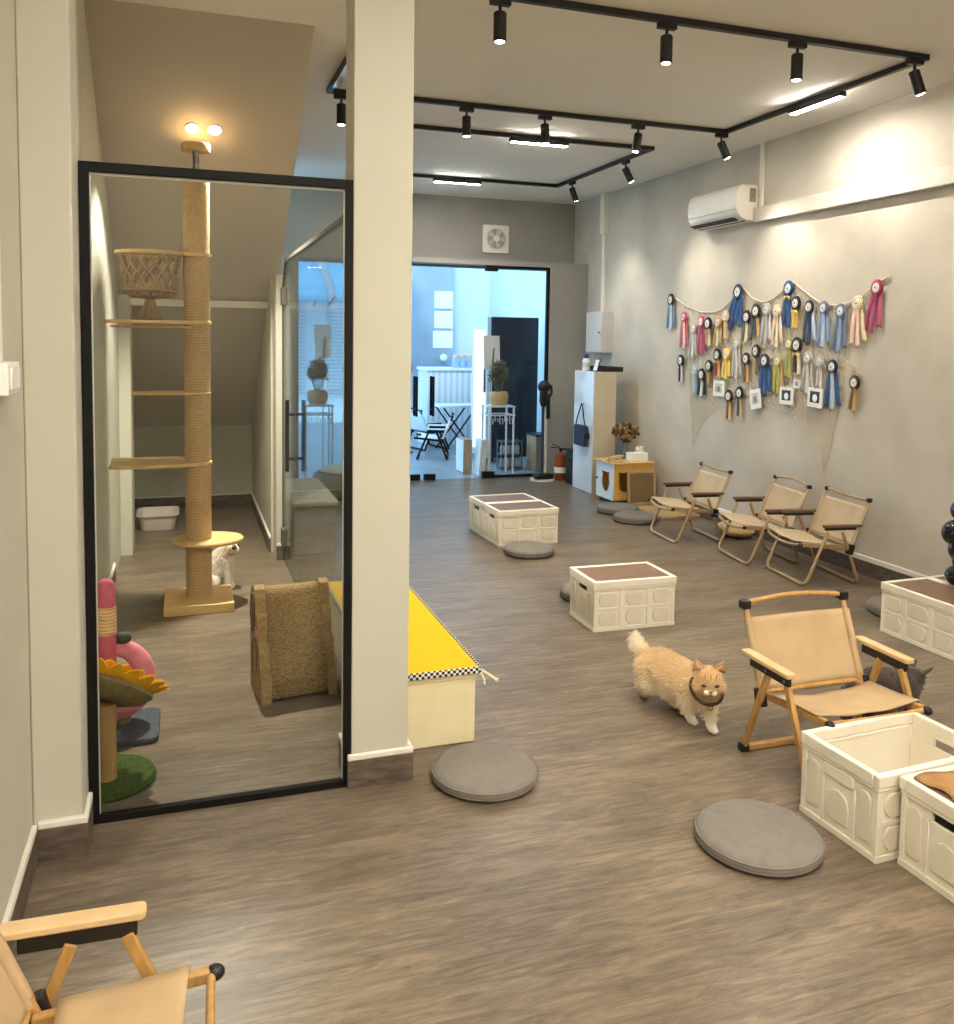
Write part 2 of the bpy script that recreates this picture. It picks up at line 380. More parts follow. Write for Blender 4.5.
# pier and column
struct(B((WL, 2.82, 0), (-.31, 3.02, H), 'trim_1', 'white_paint', bevel=.006))
struct(B((.545, 2.972, 0), (.752, 3.13, H), 'column', 'white_paint', bevel=.004))
# stairs overhead: sloping soffit
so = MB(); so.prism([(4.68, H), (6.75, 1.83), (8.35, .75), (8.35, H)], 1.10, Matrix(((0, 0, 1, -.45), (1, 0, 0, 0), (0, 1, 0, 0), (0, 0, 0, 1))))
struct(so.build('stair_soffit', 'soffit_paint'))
# alcove walls and door frame
w = MB(); w.prism([(6.46, 0), (8.35, 0), (8.35, .745), (6.46, 2.01)], .075, Matrix(((0, 0, 1, .585), (1, 0, 0, 0), (0, 1, 0, 0), (0, 0, 0, 1)))); struct(w.build('wall_alcove_right', 'white_paint', bevel=.003))
struct(B((.60, 6.22, 0), (.66, 6.46, 2.01), 'trim_2', 'white_paint'))
w = MB(); w.box((-.45, 6.62, 0), (-.37, 6.9, 1.86)); struct(w.build('trim_3', 'white_paint', bevel=.003))
struct(B((-.37, 6.70, 1.79), (.60, 6.76, 1.84), 'trim_4', 'base_white'))
# baseboards
def baseboard(name, lo, hi, cap=.022, out=.006):
    o = struct(B((lo[0], lo[1], 0), (hi[0], hi[1], .1), name, 'base_dark', bevel=.001))
    c = MB(); c.box((lo[0], lo[1], .1), (hi[0], hi[1], .1+cap)); c.build('baseboard_cap', 'base_white', o, bevel=.004)
    return o
baseboard('baseboard_right', (WR-.016, YB, 0), (WR, 7.0, 0), .035)
baseboard('baseboard_left', (WL, YB, 0), (WL+.016, 2.80, 0))
baseboard('baseboard_pier', (WL+.016, 2.80, 0), (-.295, 2.82, 0)); baseboard('baseboard_pier_side', (-.31, 2.82, 0), (-.295, 2.955, 0))
baseboard('baseboard_column', (.53, 2.952, 0), (.768, 2.968, 0)); baseboard('baseboard_column_right', (.752, 2.972, 0), (.768, 3.146, 0))
baseboard('baseboard_column_left', (.529, 3.006, 0), (.545, 3.146, 0)); baseboard('baseboard_column_rear', (.545, 3.13, 0), (.752, 3.146, 0))
baseboard('baseboard_corridor', (WL, 3.02, 0), (WL+.015, 5.95, 0)); baseboard('baseboard_alcove', (.57, 6.46, 0), (.585, 8.35, 0)); baseboard('baseboard_rear', (WL, 8.335, 0), (.57, 8.35, 0), .01)
baseboard('baseboard_jamb', (.60, 6.205, 0), (.66, 6.22, 0))

# black framed fixed glass beside the pier
fr = MB(); y0, y1 = 2.970, 2.996
fr.box((-.308, y0, 0), (-.279, y1, 2.124)); fr.box((.518, y0, 0), (.545, y1, 2.124)); fr.box((-.279, y0, 2.094), (.518, y1, 2.124)); fr.box((-.279, y0, 0), (.518, y1, .026))
wf = struct(fr.build('window_1', 'black', bevel=.002))
B((-.279, 2.978, .026), (.518, 2.986, 2.094), 'pane', 'glass', wf, bevel=0)
ch = MB(); ch.box((-.279, 2.987, 2.086), (.518, 2.992, 2.094)); ch.box((-.279, 2.987, .026), (-.275, 2.992, 2.094)); ch.box((.514, 2.987, .026), (.518, 2.992, 2.094))
ch.build('glazing_bead', 'base_white', wf)

# glass partition and door along the corridor
wp = struct(MB().box((.638, 3.15, 2.085), (.662, 6.05, 2.11)).build('window_2', 'rail_dark', bevel=.002))
B((.646, 3.15, .02), (.654, 5.30, 2.085), 'pane', 'glass2', wp, bevel=0)
B((.640, 3.15, 0), (.660, 5.30, .02), 'rail', 'steel', wp)
dr = MB(); dr.prism([(5.305, .015), (6.19, .015), (6.19, 1.93), (6.03, 2.08), (5.305, 2.08)], .008, Matrix(((0, 0, 1, .646), (1, 0, 0, 0), (0, 1, 0, 0), (0, 0, 0, 1))))
wd = struct(dr.build('door_1', 'glass2'))
for z in (.18, 1.86): B((.628, 6.10, z-.06), (.672, 6.2, z+.06), 'hinge', 'rail_dark', wd)
for x, yy in ((.60, 5.52), (.70, 5.52)):
    h = MB(); h.tube([(x, yy, .74), (x, yy, 1.19)], .0125, 10)
    for z in (.82, 1.10): h.cyl((x, yy, z), (.646 if x < .65 else .654, yy, z), .009, n=8)
    h.build('handle', 'black', wd)
ec = MB(); ec.tube([(.65, 6.195, .02), (.65, 6.195, 1.93), (.65, 6.04, 2.09)], .011, 6); ec.build('edge_profile', 'rail_dark', wd)

# shopfront: fixed panes and double door
wf = struct(MB().box((3.935, YF+.02, 0), (3.97, YF+.06, 2.405)).box((3.27, YF+.02, 2.375), (3.935, YF+.06, 2.405)).box((3.27, YF+.02, 0), (3.935, YF+.06, .03)).build('window_3', 'black', bevel=.002))
B((3.285, YF+.036, .03), (3.935, YF+.044, 2.375), 'pane', 'facade_glass', wf, bevel=0)
def leaf(n, x0, x1, hx, cx):
    d = struct(B((x0, YF+.036, .03), (x1, YF+.044, 2.395), n, 'facade_glass', bevel=0))
    for s in (-1, 1):
        h = MB(); yy = YF+.04+s*.05; h.tube([(hx, yy, .72), (hx, yy, 1.16)], .015, 10)
        for z in (.80, 1.08): h.cyl((hx, yy, z), (hx, YF+.04+s*.004, z), .01, n=8)
        h.build('handle', 'black', d)
    B((cx-.065, YF+.015, .005), (cx+.065, YF+.065, .07), 'bottom_clamp', 'black', d)
    return d
d = leaf('door_2', 2.47, 3.275, 2.59, 2.57); B((3.195, YF+.01, 2.34), (3.335, YF+.07, 2.41), 'top_clamp', 'black', d); B((3.19, YF+.012, .0), (3.33, YF+.068, .075), 'floor_clamp', 'black', d)
leaf('door_3', 1.66, 2.46, 2.40, 2.395)
wf = struct(MB().box((1.10, YF+.02, 0), (1.125, YF+.06, 2.405)).box((1.125, YF+.02, 0), (1.65, YF+.06, .02)).build('window_4', 'steel'))
B((1.125, YF+.036, .02), (1.65, YF+.044, 2.405), 'pane', 'facade_glass', wf, bevel=0)

# ------------------------------------------------------------------ ceiling tracks and lamps
def track(label, pts, closed, group='lamp tracks on the ceiling'):
    t = thing('lamp_track', label, 'lamp track', (0, 0, H), 0, group)
    n = len(pts); m = n if closed else n-1
    for i in range(m):
        a = V(pts[i]); b = V(pts[(i+1) % n]); d = (b-a).normalized()
        r = MB(); r.bar((a.x-d.x*.017, a.y-d.y*.017, -.0165), (b.x-d.x*.0175*(1 if i < m else 0), b.y-d.y*.0175, -.0165), .035, .031)
        r.build('rail', 'track', t, bevel=.002)
    return t
track('large rectangular black lamp track on the ceiling carrying most spotlights', [(.90, 3.92), (3.91, 3.92), (3.91, 5.80), (.90, 5.80)], True)
track('smaller rectangular black lamp track nearer the entrance with two lit bars', [(1.62, 6.53), (3.69, 6.53), (3.69, 8.47), (1.62, 8.47)], True)
track('added unseen black lamp track behind the viewer, carrying fill lamps', [(.4, -1.6), (3.9, -1.6), (3.9, 2.0), (.4, 2.0)], True)  # unseen loop, added to carry the fill lamps
def spot(loc, aim, label, ax=0, lit=True, watts=22):
    t = thing('track_spotlight', label, 'spotlight', (loc[0], loc[1], H-.032), 0, 'black spotlights on the ceiling tracks')
    a = MB().box((-.05, -.017, -.03), (.05, .017, -.0005), RZ(ax)).build('adapter', 'track', t, bevel=.003)
    s = MB(); s.cyl((0, 0, -.03), (0, 0, -.075), .008, n=10); s.ell((0, 0, -.078), .012, 10, 6); s.build('stem', 'track', t)
    d = V(aim).normalized(); p = V((0, 0, -.078))-d*.018; q = p+d*.135
    h = MB(); h.tube([p, p+d*.006, p+d*.006, q-d*.0001, q, q-d*.004, q-d*.01], [.024, .03, .0305, .0305, .029, .0265, .025], 24, caps=True); hb = h.build('lamp_head', 'track', t)
    l = MB(); l.tube([q-d*.0098, q-d*.002, q+d*.003, q+d*.005], [.0255, .0255, .019, .006], 20); l.build('lens', 'lamp_on', hb)
    li = bpy.data.lights.new('spot_beam', 'SPOT'); li.energy = watts*1.5; li.color = (1, .93, .81); li.spot_size = math.radians(74); li.spot_blend = .8; li.shadow_soft_size = .025
    lo = bpy.data.objects.new('spot_beam', li); COL.objects.link(lo); lo.parent = t; lo.location = q+d*.009
    lo.rotation_euler = d.to_track_quat('-Z', 'Y').to_euler()
    return t
DN = (0, 0, -1); WA = (.42, -.05, -.9)
spot((1.40, 3.92), DN, 'black spotlight pointing down on the near track, the one closest to the white column')
spot((2.28, 3.92), DN, 'black spotlight pointing down in the middle of the near track')
spot((3.06, 3.92), DN, 'upright black spotlight on the near track before the tilted corner one')
spot((3.84, 3.92), (.36, -.08, -.93), 'tilted black spotlight at the near right corner of the large track', watts=7)
spot((.98, 5.80), DN, 'black spotlight peeking out left of the white column', watts=14)
spot((1.84, 5.80), DN, 'lit spotlight on the far side of the large track, first right of the column', watts=16)
spot((2.42, 5.80), (.06, -.02, -1), 'black spotlight seen against the glowing lamp bar on the smaller track', watts=16)
spot((3.16, 5.80), (-.14, 0, -.99), 'black spotlight leaning left on the far side of the large track', watts=16)
spot((3.87, 5.80), (.42, -.1, -.9), 'black spotlight leaning to the wall at the far right corner of the large track', watts=20)
spot((3.69, 6.98), (.45, -.12, -.88), 'leaning black spotlight with a lit face on the right side of the smaller track', PI/2, watts=22)
spot((3.69, 8.10), (.42, .1, -.9), 'leaning dark spotlight at the far right corner of the smaller track', PI/2, watts=16)
for x, y in ((1.0, 2.0), (2.4, 2.0), (3.91, .4), (3.91, -1.0), (1.6, -1.6)):  # unseen spotlights added to brighten the room from behind
    spot((x, y), (.35, 0, -.93) if x > 3.8 else DN, 'added unseen black spotlight for fill on the track behind the viewer', 0 if y > 1.9 or y < -1.5 else PI/2, watts=16)
def linear(c, ax, label, L=.47):
    t = thing('linear_lamp', label, 'lamp bar', (c[0], c[1], H-.0305), ax, 'lit lamp bars on the ceiling tracks')
    B((-L/2-.015, -.022, -.034), (L/2+.015, .022, -.0005), 'housing', 'track', t)
    B((-L/2, -.0200, -.0358), (L/2, .0200, -.0341), 'diffuser', 'linear_on', t, bevel=0)
    return t
linear((3.91, 4.80), PI/2, 'lit white lamp bar on the right side of the large track above the wall')
linear((2.68, 6.53), 0, 'lit white lamp bar on the near side of the smaller track')
linear((2.60, 8.47), 0, 'lit white lamp bar on the far side of the smaller track')
t = linear((.90, 5.3), PI/2, 'unlit lamp bar with a daylight reflection painted on its diffuser, left of the column')
[c for c in t.children if c.name.startswith('diffuser')][0].data.materials[0] = M['reflect_tint']
for c, a in (((2.2, 2.0), 0), ((1.2, -1.6), 0), ((3.0, -1.6), 0), ((.4, .6), PI/2), ((3.9, -.3), PI/2), ((.4, -.9), PI/2)):  # unseen lamp bars added as soft ambient fill
    linear(c, a, 'added unseen lamp bar for fill on the track behind the viewer', .9)
# warm twin downlights in the soffit over the cat tree
t = thing('twin_downlight', 'two small glowing warm downlights in the sloping soffit above the cat pole', 'lamp', (.11, 5.33, 2.7695), 0)
SN = V((0, -.552, -.834))
for x in (-.062, .062):
    r = MB(); c_ = V((x, 0, 0)); r.tube([c_+SN*.0005, c_+SN*.008, c_+SN*.009], [.042, .040, .030], 24); ro = r.build('trim_ring', 'ac_white', t)
    r = MB(); r.tube([c_+SN*.0092, c_+SN*.016, c_+SN*.020], [.028, .024, .010], 20); r.build('bulb', 'bulb_on', ro)
    li = bpy.data.lights.new('downlight_beam', 'SPOT'); li.energy = 340; li.color = (1, .92, .78); li.spot_size = math.radians(114); li.spot_blend = .9; li.shadow_soft_size = .02
    lo = bpy.data.objects.new('downlight_beam', li); COL.objects.link(lo); lo.parent = t; lo.location = c_+SN*.03; lo.rotation_euler = V((.03, -.06, -1)).to_track_quat('-Z', 'Y').to_euler()

# ------------------------------------------------------------------ air conditioner, pipes, boxes on the right wall
t = thing('air_conditioner', 'white wall mounted air conditioner above the ribbons', 'air conditioner', (WR, 6.46, 2.58), 0)
prof = [(0, .0), (-.10, .0), (-.165, .022), (-.205, .07), (-.215, .13), (-.21, .22), (-.19, .265), (-.16, .285), (0, .29)]
b = MB(); b.prism([(x, z) for x, z in prof], .72, Matrix(((1, 0, 0, 0), (0, 0, 1, -.36), (0, 1, 0, 0), (0, 0, 0, 1)))); bo = b.build('body', 'ac_white', t, bevel=.006)
f = MB(); f.bar((-.175, -.31, .012), (-.175, .33, .012), .05, .006); f.v = [(x, y, z+(-.0+.35*(x+.175)*-1)) for x, y, z in f.v]
f.build('outlet', 'dark_slot', bo)
f = MB(); f.bar((-.115, -.33, -.003), (-.115, .33, -.003), .03, .006); f.build('outlet', 'dark_slot', bo)
l = MB(); l.bar((-.150, -.33, -.000), (-.150, .33, .000), .03, .007); l.v = [(x, y, z-.45*(x+.150)+.006) for x, y, z in l.v]; l.build('flap', 'ac_white', bo)
s = MB(); s.box((-.09, -.3625, .15), (-.03, -.3605, .26)); s.build('sticker', 'sticker', bo)
s = MB(); s.tube([(-.2155, -.36, .085), (-.2155, .36, .085)], .002, 6); s.build('seam', 'sticker', bo)
B((WR-.056, -2.0, 2.565), (WR-.0005, 6.09, 2.68), 'pipe_trunking', 'trunking', bevel=.004); tag(bpy.data.objects['pipe_trunking'], 'long white pipe trunking running along the right wall from the air conditioner', 'trunking')
o = MB().box((WR-.022, 6.03, 2.68), (WR, 6.075, H)).build('conduit', 'base_white', bevel=.003); tag(o, 'white conduit from the ceiling down to the air conditioner', 'conduit')
t = thing('conduit', 'white conduit from the ceiling down to the grey electric box in the corner', 'conduit', (WR, 8.83, 1.9))
B((-.03, -.028, 0), (0, .028, .86), 'lower_pipe', 'base_white', t); B((-.055, -.045, .86), (0, .045, H-1.9), 'upper_sleeve', 'base_white', t)
t = thing('electric_box', 'grey electric box on the wall above the white cabinet', 'electric box', (WR, 8.79, 1.45))
B((-.13, -.19, 0), (0, .19, .45), 'body', 'ebox', t); B((-.145, -.185, .005), (-.131, .185, .445), 'door', 'ebox', t)
MB().cyl((-.145, -.15, .22), (-.155, -.15, .22), .01).build('latch', 'black', t)
# exhaust fan in the wall above the entrance
t = thing('exhaust_fan', 'square white exhaust fan in the wall above the glass entrance', 'fan', (3.43, YU, 2.74))
fr = MB(); fr.prism(rrect(-.16, -.16, .16, .16, .02), .03, Matrix(((1, 0, 0, 0), (0, 0, -1, 0), (0, 1, 0, 0), (0, 0, 0, 1)))); fr.build('frame', 'base_white', t, bevel=.003)
a = MB(); a.lathe([(.0, 0), (.118, 0), (.118, .012), (.0, .012)], 32, T=TR(0, -.031, 0) @ RX(PI/2)); a.build('opening', 'fan_grey', t)
rg = MB(); rg.tube([(.12*math.cos(i*PI/18), -.043, .12*math.sin(i*PI/18)) for i in range(36)], .009, 8, True); rg.build('ring', 'base_white', t)
for k in range(5):
    bl = MB(); T = TR(0, -.05, 0) @ RY(2*PI*k/5)
    bl.grid([[tuple(T @ V((.03+.075*i/4, -.008+.016*j/3, (-.035+.07*j/3)*(.5+.12*i)))) for j in range(4)] for i in range(5)]); bl.build('blade', 'ebox', t, solid=.002)
MB().ell((0, -.055, 0), (.04, .02, .04)).build('hub', 'base_white', t)
# switch on the left wall
t = thing('wall_switch', 'white switch box on the left wall by the pier', 'switch', (WL, 2.4375, 1.44))
B((0, -.0775, 0), (.042, .0775, .08), 'box', 'ac_white', t, bevel=.004); B((.042, -.055, .012), (.047, .055, .068), 'rocker', 'ac_white', t, bevel=.003)
o = B((WL, 2.42, 1.52), (WL+.016, 2.45, H), 'conduit', 'ac_white'); tag(o, 'thin white conduit rising from the switch box on the left wall', 'conduit')
o = MB(); o.box((-.02, -.01, -.05), (0, .01, .05)); t = thing('door_stay', 'small metal latch on the corridor wall behind the pink post', 'latch', (WL, 4.0, .40)); MB().box((0, -.02, -.03), (.012, .02, .05)).build('plate', 'steel', t, bevel=.002)
a = MB(); a.tube([(.01, 0, .02), (.07, 0, .02), (.085, 0, .0), (.085, 0, -.05)], .008, 8); a.build('hook', 'steel', t)
# ------------------------------------------------------------------ folding chairs
def make_chair(label, style, loc, rz, group=None, arch=1):
    """faces local +y"""
    rt = thing('folding_chair', label, 'chair', loc, rz, group)
    W, YT, ZT, HY, HZ, FY, SY, SZ, FF, AZ = .234, -.197, .568, -.066, .243, -.136, .271, .278, .252, .393
    wood = style != 'metal'
    lm = 'leg_wood' if wood else 'leg_metal'; am = 'arm_wood' if wood else 'arm_dark'; cm = 'canvas' if wood else 'canvas2'
    if style == 'outdoor': lm = 'black'; am = 'frost'; cm = 'frost'
    r = .0115; o = W+.026 if wood else W+.012; aw = .021 if wood else .018; ac = W+.034 if wood else W+.013
    # front and rear leg frames: two legs and a floor bar each
    for nm, ya, yb in (('front_leg_frame', .105, FF), ('rear_leg_frame', .0, FY)):
        f = MB()
        if wood:
            for s in (-1, 1): f.bar((s*o, ya, AZ-.03), (s*o, yb, .016), .019, .026, (0, 1, 0))
            f.bar((-o-.008, yb, .013), (o+.008, yb, .013), .024, .024)
            fo = f.build(nm, lm, rt, bevel=.004)
            if style == 'wood':
                cp = MB()
                for s in (-1, 1): cp.box((s*o-.018, yb-.017, .0), (s*o+.018, yb+.017, .034))
                cp.build('corner_cap', 'black_plastic', fo, bevel=.006)
        else:
            d = V((0, yb-ya, .013-AZ+.03)).normalized()*.06
            c = [(-o, ya, AZ-.03), (-o, yb-d.y, .013-d.z), (-o, yb, .0135), (-o+.06, yb, .0135), (o-.06, yb, .0135), (o, yb, .0135), (o, yb-d.y, .013-d.z), (o, ya, AZ-.03)]
            P = [V(c[0]), V(c[1])]
            for k in range(1, 6): t = k/6; P.append((1-t)**2*V(c[1])+2*t*(1-t)*V(c[2])+t*t*V(c[3]))
            P += [V(c[3]), V(c[4])]
            for k in range(1, 6): t = k/6; P.append((1-t)**2*V(c[4])+2*t*(1-t)*V(c[5])+t*t*V(c[6]))
            P += [V(c[6]), V(c[7])]
            f.tube(P, r, 10); f.build(nm, lm, rt)
    for s in (-1, 1):
        a = MB().prism(rrect(-aw, -.138, aw, .142, .012), .018, TR(s*ac, 0, AZ)).build('armrest', am, rt, bevel=.004)
        k = MB().box((s*(ac-.004)-.009, -.10, AZ-(.036 if wood else .020)), (s*(ac-.004)+.009, .125, AZ-.001)); k.build('bracket', 'black_plastic' if style != 'outdoor' else 'black', a, bevel=.003)
        if wood and style != 'outdoor':
            for yy in (.0, .108): MB().cyl((s*(W+.041)-.003, yy, AZ-.02), (s*(W+.041)+.003, yy, AZ-.02), .006, n=10).build('screw', 'steel', a)
        # back post down to the hinge, seat rail forward
        p = MB(); q = V((s*(W-.002), HY+.01, HZ-.01)); e = V((s*(W-.002), YT, ZT-.012))
        p.tube([q, e], .0115, 10); po = p.build('back_post', lm, rt)
        k_ = .019 if wood else .0155; MB().box((s*W-k_, YT-k_, ZT-k_-.002), (s*W+k_, YT+k_, ZT+k_-.005)).build('corner_cap', 'black_plastic', po, bevel=.006)
        h = MB().box((s*(W+.010)-.014, HY-.022, HZ-.035), (s*(W+.010)+.014, HY+.026, HZ+.034), TR(0, HY, HZ) @ RX(.25) @ TR(0, -HY, -HZ)); h.build('hinge', 'black_plastic', rt, bevel=.006)
        g = MB(); g.bar((s*(W-.022), HY, HZ), (s*(W-.022), SY, SZ), .022, .026); g.build('seat_rail', lm, rt, bevel=.004)
        MB().ell((s*(W-.020), SY+.008, SZ), (.0165, .020, .0165) if wood else (.015, .017, .014), 14, 10).build('rail_cap', 'black_plastic', rt)
    t = MB(); t.tube(spline([(-W, YT, ZT), (-W*.5, YT-.006, ZT+.012*arch), (0, YT-.012, ZT+.017*arch), (W*.5, YT-.006, ZT+.012*arch), (W, YT, ZT)], 6), .010, 10); t.build('top_bar', lm, rt)
    t = MB(); t.tube([(-W, HY-.012, HZ+.012), (W, HY-.012, HZ+.012)], .010, 10); t.build('lower_back_bar', lm, rt)
    t = MB(); t.tube(spline([(-W+.022, SY, SZ), (-W*.5, SY+.012*(not wood), SZ-(.003 if wood else .016)), (0, SY+.016*(not wood), SZ-(.004 if wood else .024)), (W*.5, SY+.012*(not wood), SZ-(.003 if wood else .016)), (W-.022, SY, SZ)], 6), .009, 10); t.build('front_bar', lm, rt)
    # canvas: back sling and seat sling
    rows = []
    for i in range(13):
        v = i/12; z = ZT-.052-(ZT-.052-HZ-.018)*v; y = YT+(HY-YT)*(ZT-z)/(ZT-HZ)
        row = []
        for j in range(17):
            u = -1+j/8; sag = .020*(1-u*u)*(.5+.5*math.sin(PI*v)); wr = .0035*math.sin(9*v+3*u)*(1-u*u)*v
            row.append((u*(W+.010), y-sag-wr+.012*(abs(u) > .99)*0, z))
        rows.append(row)
    b = MB().grid(rows).build('back_canvas', cm, rt, solid=.004)
    for s in (-1, 1):
        hm = MB(); hm.tube([(s*(W-.001), YT+(HY-YT)*(ZT-z)/(ZT-HZ), z) for z in (ZT-.053, ZT-.15, ZT-.22, HZ+.02)], .0155, 10)
        hm.build('canvas_sleeve', cm, b)
    rows = []
    for i in range(11):
        v = i/10; y = HY+.045+(SY-(.042 if wood else .012)-HY-.045)*v; zz = HZ+(SZ-HZ)*(y-HY)/(SY-HY)+.0205
        row = []
        for j in range(17):
            u = -1+j/8; row.append((u*(W-.008), y+.010*(1-u*u)*(v > .95)*-1, zz-.024*(1-u*u)-.002*math.sin(8*u+5*v)))
        rows.append(row)
    MB().grid(rows).build('seat_canvas', cm, rt, solid=.005)
    return rt
make_chair('khaki canvas folding chair with pale wooden arms standing behind the open white crate', 'wood', (2.319, 2.658, 0), 3.136)
make_chair('khaki canvas folding chair with a wooden armrest, cut off in the near left foreground corner', 'wood', (-.240, 1.592, 0), -1.612)
GC = 'dark armed folding chairs along the ribbon wall'
c = make_chair('beige folding chair with dark arms by the wall, nearest the wooden cat house', 'metal', (3.905, 6.085, 0), 1.486, GC, -.9)
make_chair('beige folding chair with dark arms, the middle one of three along the ribbon wall', 'metal', (4.066, 5.355, 0), 1.423, GC)
dup(c, (4.105, 4.82, 0), 1.448, 'beige folding chair with dark arms by the wall, farthest from the cat house')

# ------------------------------------------------------------------ white folding crates
def make_crate(label, loc, rz, lid='lid', flap=False, group='white plastic crates', L=.50, D=.33, HT=.28):
    """long side faces local -y; corner at local origin"""
    rt = thing('plastic_crate', label, 'crate', loc, rz, group)
    t = .012; zr = HT-.052
    b = MB()
    b.box((.004, .004, .0), (L-.004, D-.004, .014))                                   # base plate
    for a, c in (((0, 0), (L, .016)), ((0, D-.016), (L, D)), ((0, .016), (.016, D-.016)), ((L-.016, .016), (L, D-.016))):
        b.box((a[0], a[1], 0), (c[0], c[1], .022))                                   # base band
    for y in (.006, D-.006-t): b.box((.01, y, .022), (L-.01, y+t, zr))                # long walls
    for x in (.006, L-.006-t):
        hz = zr-.034; y0, y1 = D*.34, D*.66
        b.box((x, .018, .022), (x+t, D-.018, hz)); b.box((x, .018, hz), (x+t, y0, zr)); b.box((x, y1, hz), (x+t, D-.018, zr))
    for x in (.002, L-.022):
        for y in (.002, D-.022): b.box((x, y, .02), (x+.02, y+.02, zr))
    for y, s in ((.006, -1), (D-.006, 1)):                                            # ribs on the long sides
        z = .022+(zr-.022)*.5; lo, hi = sorted((y, y+s*.0065)); b.box((.02, lo, z-.009), (L-.02, hi, z+.007))
        for k in (1, 2): x = L*k/3; b.box((x-.012, lo+.002*(s > 0)*0, .02), (x+.012, hi-.001*(s > 0), zr))
    for x, s in ((.006, -1), (L-.006, 1)):                                            # ribs on the short sides
        lo, hi = sorted((x, x+s*.004))
        for k in (.3, .7): y = D*k; b.box((lo, y-.006, .02), (hi, y+.006, zr-.04))
    bo = b.build('body', 'crate', rt, bevel=.003)
    p = MB()
    for y, s in ((.006, -1), (D-.006, 1)):
        for k in range(3):
            for z0, z1 in ((.034, .5*(.022+zr)-.016), (.5*(.022+zr)+.014, zr-.012)):
                x0, x1 = L*k/3+.026, L*(k+1)/3-.026
                if k == 0: x0 += .004
                if k == 2: x1 -= .004
                P = [(x0+.02, z0), (x1-.02, z0), (x1-.004, z0+.018), (x1, .5*(z0+z1)), (x1-.004, z1-.018), (x1-.02, z1), (x0+.02, z1), (x0+.004, z1-.018), (x0, .5*(z0+z1)), (x0+.004, z0+.018)]
                T = Matrix(((1, 0, 0, 0), (0, 0, -s*-1 if s > 0 else -1, y), (0, 1, 0, 0), (0, 0, 0, 1)))
                p.prism(P, .0075, T)
    for x, s in ((.006, -1), (L-.006, 1)):
        for ya, yb, zt in ((.03, D*.3-.02, zr-.02), (D*.3+.02, D*.7-.02, zr-.075), (D*.7+.02, D-.03, zr-.02)):
            r = (yb-ya)*.5; P = [(ya, .05), (yb, .05), (yb, zt-r)]+[((ya+yb)/2+r*math.cos(PI*i/8), zt-r+r*math.sin(PI*i/8)) for i in range(1, 8)]+[(ya, zt-r)]
            T = Matrix(((0, 0, s, x), (1, 0, 0, 0), (0, 1, 0, 0), (0, 0, 0, 1))); p.prism(P, .0065, T)
    p.build('embossed_panel', 'crate_panel', bo, bevel=.0025)
    r = MB(); o = .004; q = .020
    for lo, hi in (((-o, -o), (L+o, q)), ((-o, D-q), (L+o, D+o)), ((-o, q), (q, D-q)), ((L-q, q), (L+o, D-q))):
        r.box((lo[0], lo[1], zr+.012), (hi[0], hi[1], HT))
    o2 = .001
    for lo, hi in (((-o2, -o2), (L+o2, q)), ((-o2, D-q), (L+o2, D+o2)), ((-o2, q), (q, D-q)), ((L-q, q), (L+o2, D-q))):
        r.box((lo[0], lo[1], zr-.002), (hi[0], hi[1], zr+.012))
    r.build('rim', 'crate', rt, bevel=.004)
    if lid:
        B((.021, .021, HT-.014), (L-.021, D-.021, HT-.004), 'lid', lid, rt, bevel=.003)
    if flap:
        f = MB(); f.prism(rrect(D*.31, zr-.045, D*.69, zr-.002, .012), .008, Matrix(((0, 0, -1, .007), (1, 0, 0, 0), (0, 1, 0, 0), (0, 0, 0, 1)))); f.build('handle_flap', 'crate', rt, bevel=.003)
    return rt
ca = make_crate('white crate with a brown lid standing alone in mid floor beyond the cream cat', (2.098, 4.20, 0), -.02)
dup(ca, (2.255, 6.155, 0), .03, 'nearer of two white lidded crates standing together close to the entrance, touching the grey cushion')
dup(ca, (2.245, 6.50, 0), .03, 'farther of two white lidded crates standing together close to the entrance')
R90 = -PI/2
dup(ca, (3.655, 3.785, 0), R90+.03, 'white lidded crate on the right beyond the khaki chair, cut by the frame')
dup(ca, (3.995, 3.80, 0), R90+.03, 'white lidded crate behind the right one, only the edge of its lid showing')
make_crate('open empty white crate without a lid beside the khaki chair', (1.998, 2.040, 0), .055, lid=None, flap=True)
cn = make_crate('white crate with a brown cloth on top in the near right corner', (2.078, 1.696, 0), .03, lid='lid')
g = []
for i in range(13):
    g.append([(.03+.40*j/16+.01*math.sin(i), .035+.27*i/12+.008*math.sin(j*.9), .004+.0035*(math.sin(j*.8+i*.5)*math.sin(i*.7)+.9)) for j in range(17)])
MB().grid(g).build('folded_cloth', 'gold_cloth', None, solid=.005, loc=(0, 0, 0))
fc = bpy.data.objects['folded_cloth']; fc.location = (2.078, 1.696, .2765); fc.rotation_euler = (0, 0, .03); tag(fc, 'crumpled gold brown cloth lying on the near right crate', 'cloth')
fc.data.materials.clear(); fc.data.materials.append(mat('brown_cloth', (140, 102, 60), (176, 134, 84), 9, .8))

